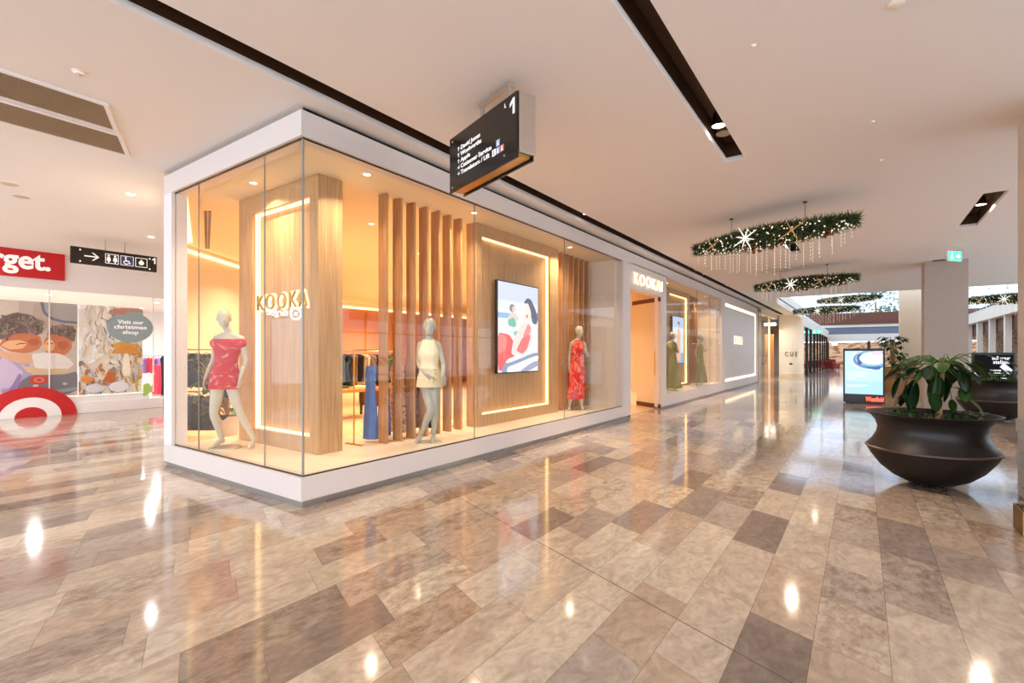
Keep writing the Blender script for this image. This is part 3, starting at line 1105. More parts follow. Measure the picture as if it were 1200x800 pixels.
# pale mannequin in the short red dress
J1 = dict(head=(-0.005, -0.02, 1.755), head_r=0.128, head_yaw=0.5, neck=(0.045, 0.0, 1.555),
          torso=[(-0.01, 0.0, 0.82, 0.14, 0.10), (-0.01, 0.0, 0.95, 0.172, 0.118), (0.01, 0.0, 1.12, 0.130, 0.092), (0.02, 0.0, 1.22, 0.125, 0.09),
                 (0.03, -0.008, 1.34, 0.145, 0.108), (0.04, 0.0, 1.44, 0.150, 0.085), (0.045, 0.0, 1.53, 0.09, 0.06)],
          shL=(-0.125, 0.01, 1.485), elL=(-0.185, 0.04, 1.195), wrL=(-0.262, -0.02, 0.94), hdL=(-0.268, -0.05, 0.80), hnL=(0.8, 0.2, 0.0), curlL=0.35,
          shR=(0.215, 0.01, 1.475), elR=(0.268, 0.03, 1.185), wrR=(0.240, -0.06, 0.955), hdR=(0.235, -0.08, 0.80), hnR=(-0.8, 0.2, 0.0), curlR=0.35,
          hpL=(-0.10, 0.0, 0.84), knL=(-0.125, -0.05, 0.475), anL=(-0.08, 0.05, 0.10), toL=(-0.115, -0.10, 0.028),
          hpR=(0.09, 0.0, 0.84), knR=(0.215, -0.02, 0.48), anR=(0.365, 0.05, 0.10), toR=(0.385, -0.10, 0.028))
p = at(264, 525, 6.75)
m1 = figure('pale mannequin in a short off-shoulder red dress behind the short window', (p.x, p.y, 0.319), J1, M_MANNW, 0.2)
bm = dress_bm([(0.045, 0.0, 1.475, 0.205, 0.115), (0.04, 0.0, 1.44, 0.235, 0.122), (0.04, 0.0, 1.385, 0.232, 0.122), (0.035, 0.0, 1.345, 0.185, 0.124), (0.025, 0.0, 1.26, 0.152, 0.112), (0.01, 0.0, 1.15, 0.148, 0.108),
               (-0.005, 0.0, 0.98, 0.192, 0.132), (-0.01, 0.0, 0.80, 0.208, 0.140)], 0.03, 6)
new_obj('dress', bm, M_REDDRESS, m1, smooth=True)

# mannequin in the long red dress
J3 = dict(head=(0.035, -0.02, 1.78), head_r=0.125, head_yaw=0.5, neck=(0.01, 0.0, 1.60),
          torso=[(-0.02, 0.0, 0.82, 0.13, 0.10), (-0.02, 0.0, 0.95, 0.16, 0.115), (-0.01, 0.0, 1.12, 0.118, 0.09), (-0.005, 0.0, 1.24, 0.112, 0.085),
                 (0.0, -0.008, 1.36, 0.128, 0.105), (0.005, 0.0, 1.47, 0.130, 0.085), (0.01, 0.0, 1.57, 0.08, 0.06)],
          shL=(-0.125, 0.01, 1.52), elL=(-0.185, 0.04, 1.22), wrL=(-0.195, -0.02, 0.96), hdL=(-0.19, -0.05, 0.82), hnL=(0.8, 0.2, 0.0), curlL=0.35,
          shR=(0.14, 0.01, 1.50), elR=(0.215, 0.05, 1.24), wrR=(0.185, -0.10, 1.28), hdR=(0.16, -0.18, 1.35), hnR=(-0.8, 0.2, 0.0), curlR=0.35,
          hpL=(-0.09, 0.0, 0.84), knL=(-0.125, -0.03, 0.48), anL=(-0.185, 0.04, 0.10), toL=(-0.215, -0.10, 0.028),
          hpR=(0.07, 0.0, 0.84), knR=(0.07, -0.03, 0.48), anR=(0.085, 0.05, 0.10), toR=(0.10, -0.10, 0.028))
p = at(677, 480, 11.2)
m3 = figure('mannequin in a long patterned red dress by the right end of the long window', (p.x, p.y, 0.319), J3, M_MANNW, 0.2)
bm = dress_bm([(0.01, 0.0, 1.58, 0.085, 0.070), (0.005, 0.0, 1.50, 0.128, 0.098), (0.0, -0.008, 1.38, 0.146, 0.122), (-0.005, 0.0, 1.22, 0.132, 0.106), (-0.015, 0.0, 1.02, 0.172, 0.130),
               (-0.02, 0.0, 0.80, 0.182, 0.145), (-0.035, 0.0, 0.55, 0.178, 0.150), (-0.06, 0.0, 0.26, 0.180, 0.155)], 0.06, 7)
new_obj('dress', bm, M_REDLONG, m3, smooth=True)

# second window: figure in an olive satin gown and a slimmer one near the fins
p = at(787, 455, 16.2)
m4 = thing('mannequin', 'mannequin in a long olive gown near the left end of the second window', 'mannequin', (p.x, p.y, 0.402), YAW)
for ch in list(m3.children):
    if ch.name.startswith(('body', 'base_plate')):
        c = ch.copy()
        C.objects.link(c)
        c.parent = m4
bm = dress_bm([(0.01, 0.0, 1.56, 0.095, 0.072), (0.005, 0.0, 1.49, 0.148, 0.098), (0.0, -0.008, 1.37, 0.166, 0.126), (-0.005, 0.0, 1.22, 0.140, 0.110), (-0.015, 0.0, 1.0, 0.180, 0.135),
               (0.0, 0.0, 0.70, 0.205, 0.165), (0.02, 0.0, 0.40, 0.240, 0.19), (0.04, 0.0, 0.07, 0.28, 0.22)], 0.08, 8)
new_obj('gown', bm, M_OLIVE, m4, smooth=True)
p = at(820, 448, 19.0)
m5 = dup(m4, 'mannequin in an olive gown before the fins of the second window', (p.x, p.y, 0.402), YAW + 0.6)


# ------------------------------------------------------------------ clothes inside the store
def garment(label, loc, rotz, m, w=0.42, length=1.1, dep=0.05, flare=1.1, strap=True, group=None, cat='garment', name='hanging_dress'):
    """loc is the point of the rail the hanger hooks over"""
    t = thing(name, label, cat, loc, rotz, group)
    bm = bmesh.new()
    hk = [(0, 0, 0.012)] + [(0.018 * math.sin(a), 0, -0.006 + 0.018 * math.cos(a)) for a in (0.6, 1.4, 2.2, 3.0)] + [(0, 0, -0.05), (0, 0, -0.07)]
    tube(bm, hk, 0.0025, 6)
    tube(bm, [(-w * 0.48, 0, -0.15), (0, 0, -0.07), (w * 0.48, 0, -0.15)], 0.007, 6)
    new_obj('hanger', bm, M_GOLD, t)
    top = -0.13
    if strap:
        rings = [(0, 0, top - 0.10, w * 0.30, dep * 0.7), (0, 0, top - 0.22, w * 0.40, dep), (0, 0, top - 0.40, w * 0.36, dep), (0, 0, top - length * 0.7, w * 0.44 * flare, dep * 1.1), (0, 0, top - length, w * 0.48 * flare, dep * 1.2)]
    else:
        rings = [(0, 0, top + 0.035, w * 0.14, dep * 0.6), (0, 0, top - 0.03, w * 0.50, dep), (0, 0, top - 0.2, w * 0.50, dep), (0, 0, top - length, w * 0.48 * flare, dep * 1.2)]
    bm = dress_bm(rings, 0.10, 6, 20, 0.004)
    if strap:
        for sx in (-1, 1):
            tube(bm, [(sx * w * 0.26, -dep * 0.3, top - 0.14), (sx * w * 0.22, 0, -0.10)], 0.006, 6)
    new_obj('cloth', bm, m, t, smooth=True)
    return t


# rail behind the fins
t = thing('clothes_rail', 'slim metal rail hung with long dresses behind the oak fins', 'clothes rail', (-5.84, 4.55, 0.319), PI / 2)
bm = bmesh.new()
tube(bm, [(-0.12, 0, 1.33), (2.0, 0, 1.33)], 0.011, 10)
new_obj('rail', bm, M_GOLD, t)
for q in (-0.12, 2.0):
    bm = bmesh.new()
    tube(bm, [(q, 0, 0.0), (q, 0, 1.34)], 0.011, 10)
    box(bm, q - 0.02, q + 0.02, -0.18, 0.18, 0.0, 0.012)
    new_obj('upright', bm, M_GOLD, t)
for i, (q, m, lb, ln, w) in enumerate([(0.17, M_BLUECLOTH, 'long blue strappy dress hanging left of the first oak fin', 1.16, 0.22),
                                    (0.42, M_BLUECLOTH, 'long blue dress hanging between the first and second oak fins', 1.14, 0.22),
                                    (0.68, M_FLORAL, 'long cream dress with coloured print hanging behind the second oak fin', 1.12, 0.36),
                                    (0.95, M_BROWNC, 'brown printed dress hanging behind the third oak fin', 1.08, 0.36),
                                    (1.25, M_BLACKC, 'long black dress hanging behind the grey mannequin', 1.12, 0.36)]):
    garment(lb, (-5.84, 4.55 + q, 0.319 + 1.33), YAW * (0.4 if i == 0 else 0.1), m, w, ln, 0.05, group='long dresses on the rail behind the fins')

# rack along the back of the store
pr = at(420, 412, 16.0)
t = thing('clothes_rail', 'rail of short garments far inside beyond the display table', 'clothes rail', (pr.x, pr.y, 0.012), PI / 2)
bm = bmesh.new()
tube(bm, [(-1.6, 0, 1.66), (1.6, 0, 1.66)], 0.014, 10)
new_obj('rail', bm, M_GOLD, t)
for q in (-1.6, 1.6):
    new_obj('upright', tube(bmesh.new(), [(q, 0, 0), (q, 0, 1.67)], 0.014, 10), M_GOLD, t)
gm = [M_BROWNC, M_BLACKC, M_NAVY, M_GREENC, M_BLACKC, M_BROWNC, M_NAVY, M_CREAMCLOTH]
gn = ['brown printed', 'black', 'navy', 'dark green', 'black', 'brown printed', 'navy', 'cream']
place = ['at the left end', 'second from the left', 'third from the left', 'fourth from the left', 'fifth from the left', 'sixth from the left', 'seventh from the left', 'eighth from the left',
         'ninth from the left', 'tenth from the left', 'eleventh from the left', 'twelfth from the left', 'at the right end']
protos = {}
for i in range(13):
    k = i % 8
    loc = (pr.x, pr.y - 1.45 + i * 0.24, 1.672)
    lb = '%s garment %s of the far clothes rail' % (gn[k], place[i])
    if k in protos:
        dup(protos[k], lb, loc, 0.25)
    else:
        protos[k] = garment(lb, loc, 0.25, gm[k], 0.44, 0.85 + 0.1 * (k % 3), 0.05, 1.0, False, 'garments on the far rail', name='hanging_garment')

# display table with folded clothes
pt = at(408, 455, 12.2)
t = thing('display_table', 'oak display table with folded clothes inside the shop', 'table', (pt.x, pt.y, 0.012), PI / 2)
new_obj('table_top', B(-1.1, 0.75, -0.45, 0.45, 0.66, 0.735, bevel=0.005), M_WOODO, t)
for x in (-1.05, 0.70):
    for y in (-0.40, 0.40):
        new_obj('leg', B(x - 0.025, x + 0.025, y - 0.025, y + 0.025, 0, 0.66), M_DARKM, t)


def folded(label, loc, m, rotz):
    bm = bmesh.new()
    for k in range(3):
        box(bm, -0.17 + 0.006 * k, 0.17 - 0.004 * k, -0.13, 0.13 - 0.006 * k, k * 0.018, k * 0.018 + 0.0165, bevel=0.007)
    o = new_obj('folded_garment', bm, m, None, True, loc, rotz)
    return tag(o, label, 'garment', 'folded garments on the display table')


for i, (dx, dy, m, nme) in enumerate([(-0.15, -0.1, M_GREENC, 'dark green'), (0.12, 0.3, M_CREAMCLOTH, 'cream'), (-0.05, 0.62, M_BLACKC, 'black'), (0.1, -0.5, M_NAVY, 'navy')]):
    folded('folded %s garment on the display table' % nme, (pt.x + dx, pt.y + dy, 0.7475), m, 0.3 * i)
t = thing('display_block', 'low timber block beside the display table', 'plinth', (pt.x - 2.0, pt.y + 2.6, 0.012), 0.0)
new_obj('body', B(-0.5, 0.5, -0.35, 0.35, 0.04, 0.55, bevel=0.006), M_WOODR, t)
new_obj('plinth_base', B(-0.46, 0.46, -0.31, 0.31, 0, 0.04), M_DARKM, t)

# garments and plant seen through the short window
pl = at(224, 415, 9.5)
t = thing('clothes_rail', 'two tier clothes rail seen through the left pane of the short window', 'clothes rail', (pl.x, pl.y, 0.012), YAW)
for zz in (1.66, 0.86):
    new_obj('rail', tube(bmesh.new(), [(-0.42, 0, zz), (0.55, 0, zz)], 0.012, 10), M_GOLD, t)
for q in (-0.42, 0.55):
    new_obj('upright', tube(bmesh.new(), [(q, 0, 0), (q, 0, 1.68)], 0.012, 10), M_GOLD, t)
cu, su = math.cos(YAW), math.sin(YAW)
upper = [(-0.34, M_BLACKC, 'black dress on the upper tier', 0.75), (-0.20, M_NAVY, 'navy top on the upper tier', 0.6), (-0.06, M_DENIM, 'denim jacket on the upper tier, left', 0.58), (0.12, M_DENIM, 'denim jacket on the upper tier, middle', 0.58), (0.30, M_DENIM, 'denim shirt at the right of the upper tier', 0.6)]
for i, (q, m, lb, ln) in enumerate(upper):
    garment(lb + ' of the rail by the short window', (pl.x + q * cu, pl.y + q * su, 1.684), YAW + 0.15, m, 0.42, ln, 0.05, 1.0, False, 'upper tier garments', name='hanging_garment')
for i, q in enumerate((-0.34, -0.17, 0.0, 0.17, 0.36)):
    garment(['leftmost', 'second', 'middle', 'fourth', 'rightmost'][i] + ' pair of dark jeans hanging on the lower tier by the short window', (pl.x + q * cu, pl.y + q * su, 0.884), YAW + 0.1, [M_DENIM, M_NAVY][i % 2], 0.34, 0.62, 0.04, 1.0, False, 'jeans on the lower tier', name='hanging_jeans')


def leaf_bm(bm, base, d, length, width, droop, mi=0, fold=0.18, seg=7, up=None):
    """one broad leaf blade that arches and droops from its base, with a folded midrib"""
    p = Vector(base)
    d = Vector(d).normalized()
    side = d.cross(Vector((0, 0, 1)))
    if side.length < 1e-3:
        side = Vector((1, 0, 0))
    side.normalize()
    rows = []
    step = length / seg
    for i in range(seg + 1):
        t = i / seg
        w = width * 0.5 * (math.sin(PI * min(1, t * 0.92 + 0.06)) ** 0.75) * (1 - 0.12 * t)
        if i == seg:
            w = 0.002
        nrm = side.cross(d).normalized()
        l = p - side * w + nrm * w * fold
        r = p + side * w + nrm * w * fold
        rows.append((bm.verts.new(l), bm.verts.new(p), bm.verts.new(r)))
        p = p + d * step
        d = (d + Vector((0, 0, -1)) * droop / seg).normalized()
    for a, b in zip(rows[:-1], rows[1:]):
        for k in (0, 1):
            f = bm.faces.new((a[k], a[k + 1], b[k + 1], b[k]))
            f.material_index = mi
            f.smooth = True


def solid(bm, th=0.002):
    bmesh.ops.solidify(bm, geom=bm.faces[:], thickness=th)
    return bm


pp = at(268, 508, 8.7)
t = thing('potted_plant', 'leafy plant in a tall white pot behind the mannequin in the short red dress', 'plant', (pp.x, pp.y, 0.012), 0)
new_obj('pot', lathe(bmesh.new(), [(0, 0), (0.13, 0), (0.18, 0.48), (0.18, 0.50), (0.165, 0.50), (0.155, 0.44), (0, 0.44)], 36), M_POTW, t, smooth=True)
bm = bmesh.new()
rnd = random.Random(3)
stems = bmesh.new()
for i in range(80):
    a = rnd.uniform(0, 2 * PI)
    hgt = rnd.uniform(0.5, 1.6)
    rad = rnd.uniform(0.05, 0.36)
    e = Vector((math.cos(a) * rad - 0.30 * cu * (hgt > 0.7), math.sin(a) * rad - 0.3 * su * (hgt > 0.7), hgt))
    leaf_bm(bm, e, (math.cos(a), math.sin(a), rnd.uniform(0, 0.6)), rnd.uniform(0.22, 0.36), rnd.uniform(0.10, 0.17), 1.2, mi=rnd.randint(0, 1))
    tube(stems, [(0, 0, 0.43), (e.x * 0.4, e.y * 0.4, 0.43 + (hgt - 0.43) * 0.6), e], [0.008, 0.006, 0.004], 6)
new_obj('foliage', solid(bm), [M_LEAF, M_LEAFL], t)
new_obj('stem', stems, M_STEM, t)

# ------------------------------------------------------------------ shop door
a = Vector((XA - 0.02, 14.10))
b = Vector((-5.85, 14.84))
d = b - a
ang = math.atan2(-d.y, -d.x)
L = d.length
dr = thing('shop_door', 'tall open shop door with brown rails at the entry', 'door', (b.x, b.y, 0.014), ang)
bm = bmesh.new()
box(bm, 0, L, -0.02, 0.02, 0.0, 0.13, bevel=0.003)
box(bm, 0, L, -0.02, 0.02, 3.08, 3.2, bevel=0.003)
new_obj('rail', bm, M_BROWN, dr)
new_obj('leaf', B(0.01, L - 0.01, -0.012, 0.012, 0.13, 3.08), mat('cream_door', rgb(206, 190, 164), 0.2), dr)
bm = bmesh.new()
tube(bm, [(L - 0.16, -0.075, 0.95), (L - 0.16, -0.075, 1.65)], 0.014, 10)
for z in (1.02, 1.58):
    tube(bm, [(L - 0.16, -0.075, z), (L - 0.16, -0.01, z)], 0.009, 8)
new_obj('handle', bm, M_GOLD, dr)

# ------------------------------------------------------------------ hanging direction sign
sl = at(527, 228, 5.5)
sr = at(606, 183, 4.46)
dv = Vector((sr.x - sl.x, sr.y - sl.y))
W = dv.length
ang = math.atan2(dv.y, dv.x)
zb = 3.365
t = thing('direction_sign', 'large black hanging direction sign with white shop names and arrows', 'sign', (sl.x, sl.y, zb), ang)
Hs = 0.60
new_obj('front_plate', B(0, W, 0.0, 0.018, 0, Hs, bevel=0.003), M_SIGNB, t)
new_obj('back_plate', B(0, W, 0.172, 0.19, 0, Hs, bevel=0.003), M_SIGNB, t)
new_obj('end_cap', B(W - 0.03, W + 0.012, 0.019, 0.20, 0.05, Hs + 0.004, bevel=0.003), M_SILVER, t)
new_obj('core', B(0.03, W - 0.031, 0.018, 0.172, 0.045, Hs - 0.01, bevel=0.003), M_SILVER, t)
new_obj('underside_trim', B(0.03, W - 0.02, 0.03, 0.16, 0.02, 0.045), M_GOLD, t)
for q in (0.42, 0.80):
    new_obj('rod', B(W * q - 0.018, W * q + 0.018, 0.08, 0.11, Hs - 0.02, HZ - zb, bevel=0.003), M_SILVER, t)
new_obj('bracket', B(W * 0.42 - 0.03, W * 0.80 + 0.03, 0.07, 0.12, HZ - zb - 0.035, HZ - zb - 0.001), M_SILVER, t)
bm = bmesh.new()
for i, (ar, s, w) in enumerate((('\u2191', 'David Jones', 0.39), ('\u2191', 'Woolworths', 0.42), ('\u2191', 'Apple', 0.20), ('\u2192', 'Customer Service', 0.60), ('\u2192', 'Travelators / Lift', 0.57))):
    z = 0.408 - i * 0.066
    new_obj('lettering', text_bm(s, 0.062, 0.003, width=w, bold=0.0016, org=(0.25, z), y=-0.001), M_TEXT, t)
    ax, az = 0.205, z + 0.02
    if i < 3:
        ap = [(-0.004, -0.022), (0.004, -0.022), (0.004, 0.009), (0.013, 0.003), (0.02, 0.004), (0, 0.024), (-0.02, 0.004), (-0.013, 0.003), (-0.004, 0.009)]
    else:
        ap = [(-0.022, -0.004), (0.009, -0.004), (0.003, -0.013), (0.004, -0.02), (0.024, 0), (0.004, 0.02), (0.003, 0.013), (0.009, 0.004), (-0.022, 0.004)]
    new_obj('arrow', slab(bmesh.new(), [(ax + p_, az + q_) for p_, q_ in ap], -0.004, -0.001), M_TEXT, t)
bm = bmesh.new()
slab(bm, [(W - 0.065, Hs - 0.19), (W - 0.035, Hs - 0.19), (W - 0.035, Hs - 0.045), (W - 0.06, Hs - 0.045), (W - 0.11, Hs - 0.085), (W - 0.11, Hs - 0.115), (W - 0.065, Hs - 0.085)], -0.004, -0.001)
new_obj('floor_number', bm, M_TEXT, t)
new_obj('floor_letter', text_bm('L', 0.06, 0.003, bold=0.001, org=(W - 0.20, Hs - 0.085), y=-0.001), M_TEXT, t)
for k, (ix, iz, mi) in enumerate(((0.985, 0.20, 0), (0.985, 0.128, 0), (1.058, 0.128, 1), (0.912, 0.128, 2))):
    ix = ix * W / 1.34
    bm = bmesh.new()
    slab(bm, [(ix, iz), (ix + 0.062, iz), (ix + 0.062, iz + 0.062), (ix, iz + 0.062)], -0.004, -0.001, mi)
    slab(bm, ell_pts(ix + 0.031, iz + 0.046, 0.008, 0.008, 12), -0.0055, -0.001, 2 if mi < 2 else 0)
    slab(bm, [(ix + 0.018, iz + 0.008), (ix + 0.044, iz + 0.008), (ix + 0.04, iz + 0.036), (ix + 0.022, iz + 0.036)], -0.0055, -0.001, 2 if mi < 2 else 0)
    new_obj('pictogram', bm, [M_BLUE, M_ICONRED, M_TEXT], t)
for x, z in ((0.07, 0.05), (0.07, Hs - 0.05), (W - 0.20, 0.075)):
    bm = bmesh.new()
    bmesh.ops.create_cone(bm, cap_ends=True, segments=12, radius1=0.012, radius2=0.010, depth=0.012, matrix=Matrix.Translation((x, -0.004, z)) @ Matrix.Rotation(PI / 2, 4, 'X'))
    new_obj('screw_cap', bm, M_SILVER, t)

# amenities sign in the left wing
t = thing('amenities_sign', 'black hanging amenities sign with white arrow and pictograms in the left wing', 'sign', (-14.0, 3.285, 3.565), PI / 2)
W = 1.61
new_obj('panel', B(0, W, 0, 0.06, 0, 0.37, bevel=0.004), M_SIGNB, t)
for q in (0.615, 0.98):
    new_obj('rod', B(q - 0.014, q + 0.014, 0.02, 0.045, 0.36, HZ - 3.565, bevel=0.002), M_SILVER, t)
bm = bmesh.new()
box(bm, 0.23, 0.47, -0.005, -0.001, 0.175, 0.20)
slab(bm, [(0.36, 0.275), (0.39, 0.275), (0.495, 0.1875), (0.39, 0.10), (0.36, 0.10), (0.455, 0.1875)], -0.0055, -0.001)
new_obj('arrow', bm, M_TEXT, t)
new_obj('floor_number', slab(bmesh.new(), [(1.55, 0.20), (1.58, 0.20), (1.58, 0.34), (1.555, 0.34), (1.51, 0.305), (1.51, 0.275), (1.55, 0.30)], -0.004, -0.001), M_TEXT, t)


def ring_box(bm, x0, x1, z0, z1, e, y0, y1, mi=0):
    box(bm, x0, x1, y0, y1, z0, z0 + e, mi)
    box(bm, x0, x1, y0, y1, z1 - e, z1, mi)
    box(bm, x0, x0 + e, y0, y1, z0 + e, z1 - e, mi)
    box(bm, x1 - e, x1, y0, y1, z0 + e, z1 - e, mi)


bm = bmesh.new()
ring_box(bm, 0.60, 0.85, 0.08, 0.30, 0.012, -0.005, -0.001)
bm2 = bmesh.new()
ring_box(bm2, 1.17, 1.41, 0.08, 0.30, 0.012, -0.005, -0.001)
for cx in (0.665, 0.785):
    slab(bm, ell_pts(cx, 0.255, 0.022, 0.022, 12), -0.005, -0.001)
    slab(bm, [(cx - 0.042, 0.14), (cx - 0.016, 0.14), (cx - 0.014, 0.10), (cx + 0.014, 0.10), (cx + 0.016, 0.14), (cx + 0.042, 0.14), (cx + 0.03, 0.225), (cx - 0.03, 0.225)], -0.005, -0.001)
slab(bm2, ell_pts(1.29, 0.18, 0.055, 0.05, 16), -0.005, -0.001)
slab(bm2, [(1.245, 0.20), (1.335, 0.20), (1.29, 0.265)], -0.0055, -0.001)
for x, z in ((0.16, 0.06), (0.16, 0.31), (1.46, 0.06), (1.46, 0.31)):
    new_obj('screw_cap', slab(bmesh.new(), ell_pts(x, z, 0.018, 0.018, 10), -0.004, -0.001), M_TEXT, t)
new_obj('toilet_pictogram', bm, M_TEXT, t)
new_obj('tap_pictogram', bm2, M_TEXT, t)
bm = bmesh.new()
slab(bm, rc(0.885, 1.135, 0.08, 0.30), -0.005, -0.001, 0)
ring_box(bm, 0.885, 1.135, 0.08, 0.30, 0.01, -0.0065, -0.005, 1)
slab(bm, ell_pts(0.985, 0.265, 0.018, 0.018, 12), -0.0065, -0.005, 1)
slab(bm, [(0.97, 0.24), (0.995, 0.24), (1.0, 0.195), (1.05, 0.195), (1.08, 0.12), (1.06, 0.115), (1.035, 0.17), (0.975, 0.17)], -0.0068, -0.005, 1)
pts = ell_pts(0.995, 0.155, 0.055, 0.052, 18, 2.2, 5.9) + list(reversed(ell_pts(0.995, 0.155, 0.038, 0.036, 18, 2.2, 5.9)))
slab(bm, pts, -0.007, -0.005, 1)
new_obj('access_pictogram', bm, [M_DKBLUE, M_TEXT], t)

# ------------------------------------------------------------------ department store on the left
XT = -17.05
bm = bmesh.new()
box(bm, XT - 0.3, XT, -9.0, 9.0, 3.24, HZ)
struct('wall_left', bm, M_WHITE, 'white bulkhead above the department store windows', 'wall')
bm = bmesh.new()
box(bm, XT - 0.3, XT + 0.06, -6.0, 6.1, 0.0, 0.30, bevel=0.01)
struct('baseboard_left', bm, M_WHITE, 'low white step under the department store windows', 'plinth')
bm = bmesh.new()
box(bm, XT - 0.3, XT - 0.02, -6.0, 5.75, 0.30, 0.46)
struct('trim_14', bm, M_WHITE, 'white sill behind the department store glass', 'sill')
w4 = bpy.data.objects.new('window_4', None)
C.objects.link(w4)
w4['kind'] = 'structure'
tag(w4, 'department store window glass over the posters', 'window')
for a, b in ((-6, -2), (-2, 0.7), (0.7, 3.6), (3.6, 5.9)):
    new_obj('pane', B(XT - 0.10, XT - 0.09, a + 0.004, b - 0.004, 0.46, 3.24), M_GLASS, w4)
bm = bmesh.new()
for y in (0.7, 3.6, 5.9):
    box(bm, XT - 0.105, XT - 0.085, y - 0.012, y + 0.012, 0.46, 3.24)
new_obj('joint', bm, M_WHITE, w4)
struct('wall_left_inner', B(-27, -26.9, -9, 14, 0, HZ), M_WHITE, 'white back wall of the department store', 'wall')
struct('ceiling_store', B(-26.9, XT - 0.3, -9, 11, 3.5, 3.55), M_WHITE, 'white ceiling in the department store', 'ceiling')
struct('wall_left_end', B(-32, -19.1, 11.0, 11.1, 0, HZ), M_WHITE, 'white wall closing the left wing', 'wall')

# red sign with white lower-case name
t = thing('store_sign', 'red sign panel with white store name on the left bulkhead', 'sign', (XT + 0.005, 1.0, 3.49), PI / 2)
new_obj('panel', B(0, 2.87, -0.08, 0.0, 0, 0.71, bevel=0.004), M_RED, t)
new_obj('lettering', text_bm('target.', 0.62, 0.03, width=1.56, bold=0.016, org=(1.04, 0.22), y=-0.081), M_TEXT, t)
# a second lit sign further along the same bulkhead, seen mirrored in the short window
t = thing('store_sign', 'lit white store name with ring emblem hanging further along the left windows', 'sign', (XT + 0.06, -4.60, 2.92), PI / 2)
M_SIGNLIT = glow('sign_lit_white', (0.80, 0.86, 1.0, 1), 16.0)
new_obj('lettering', text_bm('target', 0.36, 0.03, width=0.80, bold=0.008, org=(0.50, 0.04), y=-0.001), M_SIGNLIT, t)
pts = ell_pts(0.22, 0.13, 0.24, 0.24, 32, 0, 2 * PI - 0.001) + list(reversed(ell_pts(0.22, 0.13, 0.15, 0.15, 32, 0, 2 * PI - 0.001)))
em = new_obj('ring_emblem', slab(bmesh.new(), pts, -0.03, -0.001), M_SIGNLIT, t)
new_obj('dot', slab(bmesh.new(), ell_pts(0.22, 0.13, 0.08, 0.08, 20), -0.03, -0.001), M_SIGNLIT, em)
new_obj('carrier', B(0.0, 1.46, 0.0, 0.02, 0.10, 0.14), M_SILVER, t)
for q in (0.1, 1.36):
    new_obj('rod', B(q, q + 0.02, 0.0, 0.015, 0.14, HZ - 2.92), M_SILVER, t)

